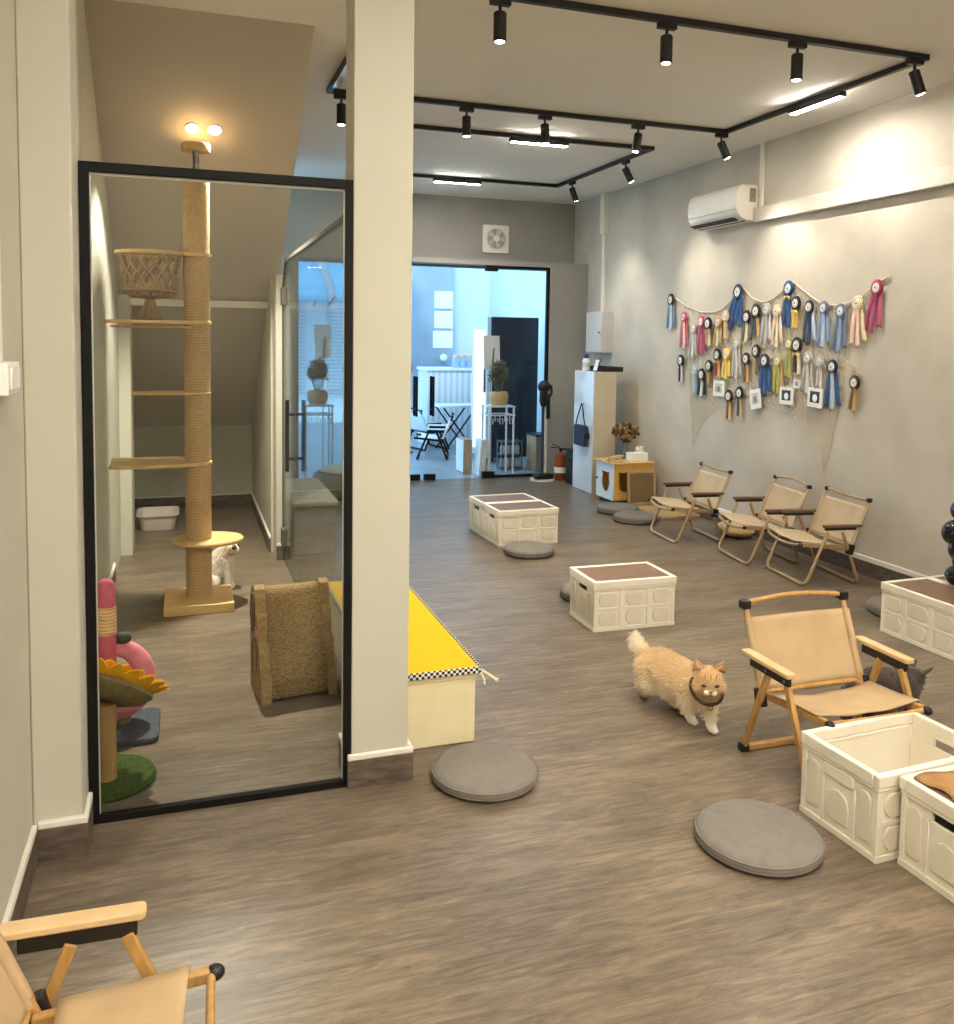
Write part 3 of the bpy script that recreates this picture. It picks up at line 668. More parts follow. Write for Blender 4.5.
# ------------------------------------------------------------------ round floor cushions
def cushion(label, x, y, r=.195, h=.050, m='seat_grey'):
    rt = thing('floor_cushion', label, 'cushion', (x, y, 0), 0, 'round grey floor cushions')
    c = MB(); P = [(0, 0), (r-.03, 0), (r-.012, .004), (r-.003, .014), (r, h*.5), (r-.003, h-.016), (r-.012, h-.006), (r-.03, h), (r*.5, h+.003), (0, h+.004)]
    c.lathe(P, 56); c.build('pad', m, rt)
    s = MB()
    for z in (.016, h-.014): s.tube([((r-.003)*math.cos(2*PI*i/56), (r-.003)*math.sin(2*PI*i/56), z) for i in range(56)], .0032, 6, True)
    s.build('piping', m, rt)
    return rt
cushion('round grey floor cushion at the foot of the white column', 1.022, 2.895)
cushion('round grey floor cushion in front of the open crate', 1.722, 2.245, .198)
cushion('grey cushion lying against the pair of crates near the entrance', 2.412, 5.925, .19, .055, 'seat_grey2')
cushion('grey cushion in front of the wooden cat house, the one touching its feet', 3.80, 7.165, .195, .06, 'seat_grey2')
cushion('grey cushion beside the first wall chair, nearer than its neighbour by the cat house', 3.765, 6.765, .195, .06, 'seat_grey2')
cushion('grey cushion almost hidden behind the lone crate in mid floor', 2.375, 4.80, .19, .06, 'seat_grey2')
cushion('grey cushion peeping out behind the right crate by the wall', 4.025, 4.00, .195, .06, 'seat_grey2')

# ------------------------------------------------------------------ benches
t = thing('storage_bench', 'cream storage bench beside the white column, under a yellow mat', 'bench', (.70, 3.17, 0))
B((0, 0, .0), (.375, 1.33, .262), 'box', 'cream_cloth', t, bevel=.006); B((-.003, -.003, .258), (.378, 1.333, .282), 'lid', 'cream_cloth', t, bevel=.006)
t = thing('bench_mat', 'bright yellow mat with black and white checked edge on the cream bench', 'mat', (.70, 3.17, .2835))
B((-.010, -.012, 0), (.388, 1.34, .022), 'felt', 'yellow', t, bevel=.008)
for i, (lo, hi) in enumerate((((-.014, -.018), (.393, -.010)), ((.386, -.018), (.394, 1.346)), ((-.018, -.018), (-.008, 1.346)), ((-.014, 1.338), (.393, 1.346)))):
    B((lo[0], lo[1], .000), (hi[0], hi[1], .027), 'checked_trim', 'gingham', t, bevel=.003)
tie = MB(); tie.tube([(.39, .0, .01), (.425, -.01, -.012), (.45, -.02, -.03)], .006, 8); tie.ell((.455, -.022, -.033), .009, 10, 6); tie.tube([(.385, -.01, .01), (.40, -.03, -.02), (.40, -.035, -.04)], .004, 6); tie.build('tie', 'cream_cloth', t)
t = thing('storage_bench', 'grey storage bench seen through the glass partition near the stairs', 'bench', (.73, 6.30, 0))
B((0, 0, .0), (.31, 1.05, .35), 'box', 'grey_bench', t, bevel=.008)
B((-.012, -.015, .35), (.325, 1.06, .395), 'padded_lid', 'bench_cover', t, bevel=.015, seg=3)
t = thing('floor_pouf', 'wide grey round pouf by the entrance glass, left of the doors', 'pouf', (1.58, 8.62, 0))
MB().lathe([(0, 0), (.36, 0), (.39, .03), (.40, .12), (.39, .20), (.36, .235), (0, .245)], 40).build('body', 'seat_grey2', t)
MB().lathe([(.30, .237), (.33, .262), (.30, .275), (.2, .262), (0, .258)], 40).build('cover', 'bench_cover', t)

# ------------------------------------------------------------------ corridor: cat tree
PX, PY = .065, 5.30
t = thing('cat_tree', 'tall sisal cat tree reaching the soffit, with wooden shelves and a hanging basket', 'cat tree', (PX, PY, 0))
B((-.195, -.20, 0), (.190, .19, .055), 'base', 'oak', t, bevel=.004)
MB().lathe([(.073, .055), (.073, 2.50)], 32).build('post', 'sisal', t)
tp = MB(); tp.cyl((0, 0, 2.50), (0, 0, 2.63), .018); tp.lathe([(.03, 2.50), (.03, 2.515)], 20); tp.build('tension_screw', 'steel', t)
MB().lathe([(.078, 2.63), (.08, 2.64), (.08, 2.665), (.075, 2.674)], 32).build('top_disc', 'oak', t)
def shelf(name, poly, z, th=.018):
    return MB().prism(poly, th, TR(0, 0, z)).build(name, 'oak', t, bevel=.003)
MB().lathe([(0, 0), (.195, 0), (.2, .006), (.2, .016), (.195, .022), (0, .022)], 40, ex=1.02, ey=.85).build('round_shelf', 'oak', t, loc=(.05, 0, .375))
arm = [( .08*math.cos(a), .085*math.sin(a)) for a in [(-PI/2)+PI*i/10 for i in range(11)]]
shelf('shelf', arm+[(-.15, .13), (-.44, .13), (-.475, .11), (-.475, -.11), (-.44, -.13), (-.15, -.13)], .835, .02)
r = MB(); r.tube([(-.46, -.10, .855), (-.46, -.10, .892), (-.08, -.10, .892), (-.075, -.10, .857)], .007, 8); r.build('shelf_rail', 'arm_wood', t)
shelf('shelf', [(x*.95, y) for x, y in arm]+[(-.12, .12), (-.34, .12), (-.36, .10), (-.36, -.02), (-.34, -.04), (-.12, -.085)], 1.245, .014)
s3 = shelf('shelf', arm+[(-.15, .14), (-.45, .14), (-.485, .12), (-.485, -.12), (-.45, -.14), (-.15, -.14)], 1.648, .02)
s4 = shelf('under_shelf', [(.06, .06), (-.46, .11), (-.46, -.09), (.06, -.06)], 1.625, .012)
# macrame basket
bx = -.252
rg = MB(); N = 40
hoop = [(bx+.185*math.cos(2*PI*i/N), .18*math.sin(2*PI*i/N)) for i in range(N)]
inner = [(bx+.155*math.cos(2*PI*i/N), .15*math.sin(2*PI*i/N)) for i in range(N)]
for k in range(N):
    j = (k+1) % N; a, b2, c2, d2 = hoop[k], hoop[j], inner[j], inner[k]
    vs = [(p[0], p[1], z) for z in (2.035, 2.053) for p in (a, b2, c2, d2)]
    rg.add(vs, [(3, 2, 1, 0), (4, 5, 6, 7), (0, 1, 5, 4), (2, 3, 7, 6)])
rg.prism([(.083*math.cos(a), .085*math.sin(a)) for a in [(-PI/2)+PI*i/10 for i in range(11)]]+[(-.07, .10), (-.07, -.10)], .018, TR(0, 0, 2.035))
ho = rg.build('basket_hoop', 'oak', t)
st = MB(); K = 14
for k in range(K):
    for sgn in (-1, 1):
        pts = []
        for i in range(25):
            f_ = i/24; z = 2.036-.205*f_; rr_ = .165-.018*f_-.012*math.sin(PI*f_); aa = 2*PI*(k+.5)/K+sgn*.20*abs(math.sin(f_*PI*2.0))*(1 if f_ < .5 else -1)*1
            pts.append((bx+rr_*math.cos(aa), rr_*math.sin(aa), z))
        for i in range(1, 9):
            f_ = i/8; rr_ = .147*(1-f_)+.008; aa = 2*PI*(k+.5)/K; pts.append((bx+rr_*math.cos(aa), rr_*math.sin(aa), 1.831-.038*f_**.6))
        st.tube(pts, .0085, 6)
for z, rr_ in ((2.03, .160), (1.838, .146)): st.tube([(bx+rr_*math.cos(2*PI*i/32), rr_*math.sin(2*PI*i/32), z) for i in range(32)], .010, 6, True)
st.build('macrame_basket', 'macrame', t)
MB().tube([(bx+.118*math.cos(2*PI*i/32), .118*math.sin(2*PI*i/32), 1.855) for i in range(32)], .010, 8, True).build('lower_hoop', 'oak', t)
ts = MB()
for k in range(30):
    a = 2*PI*k/30; q = .6+.4*((k*7) % 5)/4
    ts.tube([(bx+.016*math.cos(a), .016*math.sin(a), 1.795), (bx+.03*math.cos(a)*q, .03*math.sin(a)*q, 1.755), (bx+.062*math.cos(a)*q, .062*math.sin(a)*q, 1.700), (bx+.070*math.cos(a)*q, .070*math.sin(a)*q, 1.672)], .007, 5)
ts.ell((bx, 0, 1.79), (.024, .024, .018), 12, 8); ts.build('tassel', 'macrame', t)

# litter tray
t = thing('litter_tray', 'off white litter tray on the alcove floor under the stairs', 'litter tray', (-.225, 7.56, 0))
P = rrect(-.13, -.15, .13, .15, .05, 6); n = len(P); tr = MB(); vs = []
for sc, z in ((.98, .0), (1.0, .006), (1.16, .115), (1.26, .120), (1.26, .132), (1.13, .130), (.95, .012)): vs += [(x*sc, y*sc, z) for x, y in P]
fs = [(i*n+k, i*n+(k+1) % n, (i+1)*n+(k+1) % n, (i+1)*n+k) for i in range(6) for k in range(n)]+[tuple(range(n-1, -1, -1)), tuple(6*n+k for k in range(n))]
tr.add(vs, fs); tr.build('tray', 'stone', t); MB().prism([(x*.96, y*.96) for x, y in P], .03, TR(0, 0, .014)).build('litter', 'macrame', t)

# corrugated cardboard cat scratcher house
t = thing('cat_scratcher', 'brown cat shaped corrugated scratcher tunnel with a round opening, by the bench', 'cat scratcher', (.300, 3.752, 0), .12)
side = [(0, 0), (.245, 0), (.25, .02), (.25, .42), (.24, .475), (.215, .508), (.185, .515), (.155, .50), (.138, .46), (.130, .40), (.105, .385), (.098, .33), (.098, .27), (.062, .255), (.050, .20), (.047, .14), (.014, .125), (.002, .03)]
fine = []
side = [(y, z*.93) for y, z in side]
for i in range(len(side)):
    p, q = V(side[i]), V(side[(i+1) % len(side)])
    for k in range(3): fine.append(tuple(p.lerp(q, k/3)))
hl = []
for p in fine:
    a = math.atan2(p[1]-.358, p[0]-.19); hl.append((.19+.045*math.cos(a), .358+.080*math.sin(a)))
def plate2(x0, x1, name, m):
    n = len(fine); vs = [(x, p[0], p[1]) for x in (x0, x1) for L_ in (fine, hl) for p in L_]; fs = []
    for k in range(n):
        j = (k+1) % n
        fs += [(k, n+k, n+j, j), (2*n+k, 2*n+j, 3*n+j, 3*n+k), (k, j, 2*n+j, 2*n+k), (n+k, 3*n+k, 3*n+j, n+j)]
    return MB().add(vs, fs).build(name, m, t, smooth=False)
sp1 = plate2(0, .045, 'side_plate', 'carpet_tan'); plate2(.295, .335, 'side_plate', 'carpet_tan')
tunnel = spline([(.018, .012, 0), (.020, .10, 0), (.045, .17, 0), (.075, .26, 0), (.105, .35, 0), (.135, .43, 0), (.155, .475, 0), (.185, .495, 0), (.215, .48, 0), (.235, .43, 0), (.238, .30, 0), (.238, .012, 0)], 4); tunnel = [(p.x, p.y*.93) for p in tunnel]
tv = []; n = len(tunnel)
for x in (.045, .295):
    for y, z in tunnel: tv.append((x, y, z))
tm = MB().add(tv, [(k, k+1, n+k+1, n+k) for k in range(n-1)]).build('corrugated_sheet', 'speckle', t, solid=.012, ang=60)
pat = MB()
def ring(c, ry, rz_, x): pat.tube([(x, c[0]+ry*math.cos(2*PI*i/24), c[1]+rz_*math.sin(2*PI*i/24)) for i in range(24)], .004, 6, True)
ring((.19, .358), .049, .084, -.001); ring((.15, .17), .05, .08, -.001)
pat.build('printed_outline', 'arm_dark', sp1)
MB().box((-.004, .105, .27), (0, .14, .30)).build('pink_patch', 'pink', sp1)

# sunflower cat post
t = thing('sunflower_cat_post', 'small cat perch shaped like a yellow sunflower on a green turf base', 'cat post', (-.282, 3.250, 0))
MB().lathe([(0, 0), (.150, 0), (.158, .012), (.150, .028), (0, .032)], 40, ex=.98).build('turf_base', 'grass', t, loc=(.015, 0, 0))
MB().lathe([(.034, .03), (.034, .30)], 24).build('stem', 'post_tan', t, loc=(.006, -.03, 0))
TT = TR(.0, .02, .335) @ RY(.42) @ RX(-.50)
MB().lathe([(0, -.040), (.08, -.042), (.14, -.022), (.168, .008), (.166, .022), (.12, .010), (0, -.005)], 40, T=TT).build('dish', 'dish', t)
for ring_, (r_, L_, off, zz) in enumerate(((.158, .088, 0, .014), (.148, .072, .5, .030))):
    pb = MB()
    for k in range(20):
        a = 2*PI*(k+off)/20; T = TT @ RZ(a) @ TR(r_-.02, 0, zz) @ RY(-.55)
        pts = [(0, -.022, 0), (L_*.5, -.030, .004), (L_*.82, -.016, .002), (L_, 0, -.002), (L_*.82, .016, .002), (L_*.5, .030, .004), (0, .022, 0)]
        pb.prism([(p[0], p[1]) for p in pts], .006, T)
    pb.build('petal_ring', 'sunflower', t, bevel=.001)
# pink flamingo cat post with its own base
t = thing('flamingo_cat_post', 'pink plush cat post with a cream rope band and a looped body', 'cat post', (-.262, 3.665, 0))
MB().prism(rrect(-.155, -.15, .15, .155, .035), .022).build('base', 'navy', t, bevel=.006)
MB().lathe([(.033, .02), (.034, .30), (.034, .575), (.030, .605), (.018, .618), (0, .622)], 28).build('post', 'pink2', t, loc=(-.045, .02, 0))
MB().lathe([(.0365, .40), (.0375, .405), (.0375, .505), (.0365, .51)], 28).build('rope_band', 'rope_cream', t, loc=(-.045, .02, 0))
bd = MB(); pts = []; rs = []
for i in range(25):
    a = -PI*.55+2*PI*.80*i/24
    pts.append((-.015+.104*math.cos(a)*1.0, .05, .205+.120*math.sin(a))); rs.append(.060-.044*(i/24)**1.1)
bd.tube(pts, rs, 18); bd.ell(pts[0], .056, 18, 12); bd.ell(pts[-1], .03, 14, 10); bd.build('looped_body', 'pink', t)
MB().lathe([(.04, .02), (.036, .10)], 24).build('short_leg', 'dish', t, loc=(.0, .05, 0))
MB().ell((.01, .05, .365), (.034, .03, .028), 18, 12).build('pompom', 'leaf_dark', t)
# ------------------------------------------------------------------ the far corner: cabinet, tray, bag, extinguisher, vacuum
t = thing('shoe_cabinet', 'tall glossy white cabinet against the right wall in the far corner', 'cabinet', (3.96, 8.06, 0))
B((.012, 0, 0), (.26, .46, 1.262), 'body', 'cabinet_side', t, bevel=.002); B((0, 0, .004), (.0115, .46, .60), 'lower_door', 'cabinet_gloss', t, bevel=.002); B((0, 0, .606), (.0115, .46, 1.262), 'upper_door', 'cabinet_gloss', t, bevel=.002)
for z in (.56, .64): MB().cyl((0, .40, z), (-.018, .40, z), .011, n=12).build('knob', 'black', t)
t = thing('tray', 'dark tray lying on top of the white cabinet', 'tray', (3.97, 8.07, 1.2625))
tr = MB(); tr.box((.09, .0, 0), (.33, .44, .008)); tr.box((.09, 0, .008), (.33, .012, .05)); tr.box((.09, .428, .008), (.33, .44, .05)); tr.box((.09, .012, .008), (.10, .428, .05)); tr.box((.32, .012, .008), (.33, .428, .05)); tr.build('tray_body', 'dark_slot', t, bevel=.002)
t = thing('spray_bottle', 'white bottle with a blue cap standing on the white cabinet', 'bottle', (4.005, 8.34, 1.2625))
MB().lathe([(0, 0), (.038, 0), (.04, .006), (.04, .11), (.03, .13), (.016, .135)], 24).build('body', 'white_gloss', t); MB().lathe([(.02, .132), (.026, .136), (.026, .175), (.018, .185), (0, .186)], 20).build('cap', 'blue_cap', t)
lb = MB(); lb.lathe([(.0405, .04), (.0405, .09)], 24); lb.build('label_band', 'ebox', t)
t = thing('framed_picture', 'small dark leaning frame on the white cabinet beside the bottle', 'frame', (4.02, 8.16, 1.2625))
f = MB().box((-.004, -.05, 0), (.004, .05, .14), RY(.3)); f.build('frame', 'photo_dark', t); MB().box((-.006, -.04, .012), (-.0041, .04, .128), RY(.3)).build('picture', 'white_gloss', t)
B((.03, -.03, 0), (.04, .03, .07), 'stand', 'photo_dark', t, bevel=.001)
t = thing('hanging_bag', 'dark blue bag hanging by its strap on the white cabinet door', 'bag', (3.955, 8.27, .48))
b = MB().prism(rrect(-.13, 0, .13, .22, .02), .05, Matrix(((0, 0, -1, -.003), (1, 0, 0, 0), (0, 1, 0, 0), (0, 0, 0, 1)))); b.build('body', 'denim', t, bevel=.012)
s = MB(); s.tube([(-.03, -.11, .21), (-.03, -.07, .30), (-.025, -.015, .425), (-.02, 0, .44), (-.025, .015, .425), (-.03, .08, .30), (-.03, .12, .21)], .008, 6); s.build('strap', 'dark_slot', t)
B((-.062, -.155, .085), (-.004, -.125, .15), 'side_pocket', 'black_plastic', t, bevel=.01); MB().cyl((-.0, 0, .44), (-.03, 0, .445), .006).build('hook', 'steel', t)
t = thing('fire_extinguisher', 'brown red fire extinguisher with a white label on the floor by the entrance post', 'extinguisher', (4.02, 8.98, 0))
MB().lathe([(0, 0), (.066, 0), (.07, .01), (.07, .25), (.055, .295), (.022, .315), (.022, .33), (0, .33)], 28).build('cylinder', 'red', t); MB().lathe([(.0708, .085), (.0708, .15)], 28).build('label', 'paper', t)
h = MB(); h.cyl((0, 0, .33), (0, 0, .36), .018); h.bar((-.02, 0, .365), (-.12, .0, .372), .02, .01); h.bar((-.01, 0, .375), (-.10, .0, .41), .02, .008); h.build('valve_handle', 'black', t)
h = MB(); h.tube(spline([(.02, 0, .35), (.08, 0, .33), (.09, 0, .2), (.08, -.01, .06)], 6), .009, 8); h.build('hose', 'black', t)
t = thing('floor_box', 'dark blue black box on the floor between the extinguisher and the white cabinet', 'box', (4.0, 8.56, 0))
B((0, 0, 0), (.26, .24, .36), 'body', 'black_plastic', t, bevel=.01); B((-.004, -.004, .36), (.264, .244, .385), 'lid', 'black_plastic', t, bevel=.006); B((-.006, .06, .25), (-.0005, .18, .28), 'handle_recess', 'dark_slot', t)
t = thing('stick_vacuum', 'dark stick vacuum parked upright on a white round stand by the entrance', 'vacuum', (3.80, 8.98, 0))
MB().lathe([(0, 0), (.135, 0), (.14, .008), (.135, .022), (.03, .03), (0, .03)], 36).build('stand_base', 'stone', t)
MB().tube([(.03, 0, .025), (.035, .0, .95)], .020, 14).build('stand_pole', 'stone', t)
MB().tube([(-.015, -.03, .09), (-.02, -.03, .86)], .017, 12).build('tube', 'denim', t)
b = MB(); b.box((-.12, -.10, .032), (.10, -.0, .085)); b.build('floor_head', 'black_plastic', t, bevel=.014)
b = MB(); b.tube([(-.02, -.04, .84), (-.02, -.04, .90), (-.02, -.04, 1.02)], [.03, .048, .045], 18); b.ell((-.01, -.03, 1.06), (.075, .06, .07), 18, 12); b.build('motor_body', 'black_plastic', t)
b = MB(); b.tube([(.03, -.03, 1.08), (.075, -.03, 1.07), (.08, -.03, .99), (.05, -.03, .93)], .014, 10); b.build('handle', 'black_plastic', t)
b = MB(); b.tube([(.045, -.02, .98), (.05, -.02, .70)], [.02, .024], 12); b.build('battery_grip', 'black_plastic', t)

# ------------------------------------------------------------------ cat house with things on it
def holed(outer, c, hole_fn, T, th, name, m, parent):
    n = len(outer); inn = []
    for p in outer:
        a = math.atan2(p[1]-c[1], p[0]-c[0]); r = hole_fn(a); inn.append((c[0]+r*math.cos(a), c[1]+r*math.sin(a)))
    vs = [(p[0], p[1], z) for z in (0, th) for L_ in (outer, inn) for p in L_]; fs = []
    for k in range(n):
        j = (k+1) % n
        fs += [(k, n+k, n+j, j), (2*n+k, 2*n+j, 3*n+j, 3*n+k), (k, j, 2*n+j, 2*n+k), (n+k, 3*n+k, 3*n+j, n+j)]
    return MB().add(vs, fs, T).build(name, m, parent, smooth=False)
def rect_pts(w, h, n=24):
    # boundary points at even angles about the middle, corners kept
    out = []
    for k in range(n*4):
        a = 2*PI*k/(n*4); c, s = math.cos(a), math.sin(a); f_ = min(w/2/max(abs(c), 1e-6), h/2/max(abs(s), 1e-6)); out.append((w/2+c*f_, h/2+s*f_))
    return out
def cat_head(rx, ry):
    def f_(a):
        r = 1/math.sqrt((math.cos(a)/rx)**2+(math.sin(a)/ry)**2)
        for e in (PI*.30, PI*.70): r += ry*.42*max(0, 1-abs(a-e)/.26)
        return r
    return f_
t = thing('cat_house', 'wooden cat house with a white door and cat shaped openings by the right wall', 'cat house', (3.90, 7.47, 0))
LX, LY, Z0, Z1 = .44, .36, .04, .395
b = MB(); b.box((.012, .012, Z0), (LX, LY, Z0+.012)); b.box((.012, .012, Z1-.012), (LX, LY, Z1)); b.box((LX-.012, .012, Z0+.012), (LX, LY, Z1-.012)); b.box((.012, LY-.012, Z0+.012), (LX-.012, LY, Z1-.012)); b.build('shell', 'ochre', t)
holed(rect_pts(LY-.004, Z1-Z0), ((LY-.004)/2-.02, (Z1-Z0)/2-.01), cat_head(.085, .100), Matrix(((0, 0, 1, 0), (1, 0, 0, .002), (0, 1, 0, Z0), (0, 0, 0, 1))), .0115, 'door', 'white_gloss', t)
holed(rect_pts(LX-.012, Z1-Z0), (.125, (Z1-Z0)/2), cat_head(.075, .095), Matrix(((1, 0, 0, .012), (0, 0, -1, .0115), (0, 1, 0, Z0), (0, 0, 0, 1))), .0115, 'front_panel', 'ochre', t)
top = MB(); P = [(-.03+.012*math.sin(i*1.1), -.02+.40*i/12) for i in range(13)]; top.prism([(LX+.0, -.02), (LX+.0, .38)]+P[::-1], .014, TR(0, 0, Z1)); top.build('wavy_top', 'oak', t, bevel=.002)
for x in (.03, LX-.05):
    for y in (.03, LY-.05): MB().lathe([(.012, 0), (.018, .04)], 14).build('foot', 'steel', t, loc=(x, y, 0))
MB().cyl((0, LY-.03, .22), (-.014, LY-.03, .22), .008).build('door_knob', 'black', t)
t = thing('scratch_board', 'brown scratch pad in a tan frame leaning on the cat house', 'scratch board', (4.03, 7.385, .0))
T = RX(-.10)
f = MB(); f.box((0, 0, 0), (.30, .02, .03), T); f.box((0, 0, .31), (.30, .02, .335), T); f.box((0, 0, .03), (.02, .02, .31), T); f.box((.28, 0, .03), (.30, .02, .31), T); f.build('frame', 'board', t, bevel=.002); MB().box((.02, .004, .03), (.28, .018, .31), T).build('pad', 'scratch', t)
t = thing('scratch_board', 'flat tan scratch board on the floor beside the first wall chair', 'scratch board', (4.0, 6.72, 0))
B((0, 0, 0), (.40, .50, .03), 'frame', 'board', t); B((.02, .02, .03), (.38, .48, .034), 'pad', 'carpet_tan', t, bevel=.001)
zt = Z1+.0145
t = thing('tissue_box', 'white tissue box with a tissue showing on the cat house', 'tissue box', (4.12, 7.52, zt))
B((0, 0, 0), (.185, .11, .082), 'box', 'paper', t, bevel=.004)
g = [[(.07+.10*j/6, .055+.015*math.sin(j*1.7+i), .078+.075*i/6*(1-.35*abs(j-4)/3)+.01*math.sin(j)) for j in range(7)] for i in range(7)]; MB().grid(g).build('tissue', 'paper', t, solid=.002)
t = thing('flower_vase', 'grey vase of brown dried flowers on the cat house', 'vase', (4.16, 7.72, zt))
MB().lathe([(0, 0), (.035, 0), (.038, .01), (.03, .06), (.024, .12), (.032, .165), (.028, .165), (.02, .12), (0, .11)], 24).build('vase', 'vase', t)
def bouquet(parent, n, c, R, m1, m2, zc, sz=.018, seed=3):
    rd = random.Random(seed); a = MB(); b2 = MB(); s = MB()
    for k in range(n):
        d = V((rd.gauss(0, 1), rd.gauss(0, 1), rd.gauss(.2, .7))).normalized(); q = V((c[0]+d.x*R[0]*rd.uniform(.5, 1), c[1]+d.y*R[1]*rd.uniform(.5, 1), zc+d.z*R[2]*rd.uniform(.5, 1)))
        s.tube([(c[0], c[1], c[2]), q], .0016, 4); mb = a if rd.random() < .55 else b2
        for j in range(5):
            o = V((rd.uniform(-1, 1), rd.uniform(-1, 1), rd.uniform(-1, 1)))*sz; mb.ell(q+o, (sz*.55, sz*.55, sz*.8), 6, 4)
    s.build('stems', m2, parent); a.build('pale_blooms', m1, parent); b2.build('dark_blooms', m2, parent)
bouquet(t, 110, (0, 0, .15), (.135, .13, .095), 'dry_flower', 'dry_flower2', .265, .02)
t = thing('wooden_toy', 'small pale wooden toy rack on the front of the cat house', 'toy', (3.885, 7.50, zt))
b = MB(); b.bar((.0, .0, .012), (.14, .0, .012), .02, .02); b.bar((.0, .1, .012), (.14, .1, .012), .02, .02); b.bar((.02, .0, .05), (.16, .09, .05), .05, .02); b.bar((.03, .0, .012), (.03, .0, .05), .012, .012); b.bar((.03, .1, .022), (.03, .1, .05), .012, .012); b.bar((.12, .02, .022), (.12, .02, .04), .012, .012); b.build('rack', 'arm_wood', t, bevel=.002)
t = thing('throw_cushion', 'gold cushion lying by the wall under the first folding chair', 'cushion', (4.27, 6.02, 0))
c = MB(); c.ell((0, 0, .06), (.12, .165, .062), 24, 14); c.v = [(x*(1+.25*abs(x*y)/.02), y*(1+.25*abs(x*y)/.02), max(z, 0)) for x, y, z in c.v]; c.build('cushion', 'gold_cloth', t)
sm = MB(); sm.tube([(.122*math.cos(2*PI*i/40)*(1+.25*abs(.122*.167*math.cos(2*PI*i/40)*math.sin(2*PI*i/40))/.02), .167*math.sin(2*PI*i/40)*(1+.25*abs(.122*.167*math.cos(2*PI*i/40)*math.sin(2*PI*i/40))/.02), .06) for i in range(40)], .003, 5, True); sm.build('seam', 'gold_cloth', t)
# glossy black ornament at the right edge
t = thing('balloon_ornament', 'glossy black lobed ornament at the right edge on the crate lid', 'ornament', (4.045, 3.60, .2765))
b = MB()
for c_, r_ in (((-.04, .0, .06), (.075, .07, .06)), ((.06, -.0, .06), (.075, .07, .06)), ((.01, 0, .14), (.08, .07, .065)), ((-.030, .0, .205), (.075, .065, .07)), ((.08, 0, .21), (.075, .065, .07)), ((-.078, .0, .300), (.076, .07, .072)), ((.03, 0, .31), (.095, .08, .085)), ((-.030, 0, .420), (.070, .065, .068)), ((.08, 0, .41), (.070, .065, .068))):
    b.ell(c_, r_, 24, 16)
b.build('body', 'jet', t)

# ------------------------------------------------------------------ ribbons on the right wall
def place(name, label, cat, y, z, group, off=.02): return thing(name, label, cat, (WR-off, y, z), -PI/2, group)
RC = {'black': (34, 31, 29), 'brown': (52, 40, 30), 'navy': (38, 50, 78), 'blue': (42, 76, 126), 'pink': (186, 84, 108), 'magenta': (164, 60, 96), 'white': (206, 200, 190), 'silver': (176, 172, 166), 'gold': (196, 158, 96),
      'yellow': (234, 196, 88), 'cream': (226, 204, 164), 'peach': (230, 196, 168), 'olive': (170, 162, 78), 'steel': (104, 118, 140), 'sky': (124, 146, 178), 'grey': (96, 90, 84), 'slate': (58, 66, 84), 'darkgold': (124, 86, 42), 'red': (170, 52, 50), 'paleblue': (176, 190, 208)}
RM = {k: mat('satin_'+k, v, tuple(min(255, int(x*1.1)+3) for x in v), 40, .42, spec=.5) for k, v in RC.items()}
def ribbon_award(y, z, r, tail, ring, tails, label, lean=0, centre='paper', bow=None, off=.016):
    t = place('ribbon_rosette', label, 'ribbon', y, z, 'award ribbons pinned on the net', off); MB().cyl((0, -.01, .0), (0, off-.0005, .0), .004, n=8).build('pin', 'steel', t)
    nL = 44; rs = MB(); vs = []; fs = []
    for k in range(nL):
        a = 2*PI*k/nL; s = .5*(1 if k % 2 else -1)
        for q, d in ((.45, 0), (.8, .004*s), (1.0, .010*s)): vs.append((r*.92*q*math.cos(a), -.012+d, r*.92*q*math.sin(a)))
    for k in range(nL):
        j = (k+1) % nL
        for i in range(2): fs.append((k*3+i, k*3+i+1, j*3+i+1, j*3+i))
    ro = rs.add(vs, fs).build('rosette', RM[ring], t, solid=.003)
    rg = MB(); rg.tube([(r*.62*math.cos(2*PI*i/28), -.019, r*.62*math.sin(2*PI*i/28)) for i in range(28)], r*.11, 8, True); rg.build('pleated_ring', RM[ring], t)
    bt = MB(); T = TR(0, -.0165, 0) @ RX(PI/2); bt.lathe([(r*.56, -.004), (r*.56, .004), (r*.5, .008), (0, .0095)], 28, T=T); bo = bt.build('button', centre, t)
    em = MB(); em.lathe([(r*.12, .0085), (r*.14, .0102), (r*.06, .0108), (0, .0108)], 16, T=T); em.tube([(r*.38*math.cos(2*PI*i/20), -.0262, r*.38*math.sin(2*PI*i/20)) for i in range(20)], .0012, 5, True); em.build('emblem', 'sticker', bo)
    n = len(tails); w = max(.026, r*.74) if n > 2 else max(.022, r*.6)
    for i, c in enumerate(tails):
        u = (i-(n-1)/2); L_ = tail*(1-.06*((i*2+1) % 3)); rows = []
        sl = u*.16+lean; x0 = u*w*.55
        for q in range(11):
            f_ = q/10; zz = -r*.35-(L_-r*.35)*f_; xx = x0+sl*(L_*f_); ww = w*(.75+.25*f_)
            yy = -.008-.004*(i % 2)-.004*math.sin(5*f_+i*2.1)
            nt_ = .35*w if q == 10 else 0
            rows.append([(xx-ww/2, yy, zz), (xx, yy-.003, zz+nt_), (xx+ww/2, yy, zz)])
        MB().grid(rows).build('ribbon_tail', RM[c], t, solid=.0016)
    if bow:
        bw = MB()
        for s in (-1, 1): bw.grid([[(s*(.004+.03*i/4), -.024-.006*math.sin(PI*i/4), -r*.9+.0+(j-1)*(.006+.010*i/4)-.018*i/4) for j in range(3)] for i in range(5)])
        bw.build('bow', RM[bow], t, solid=.002)
    return t
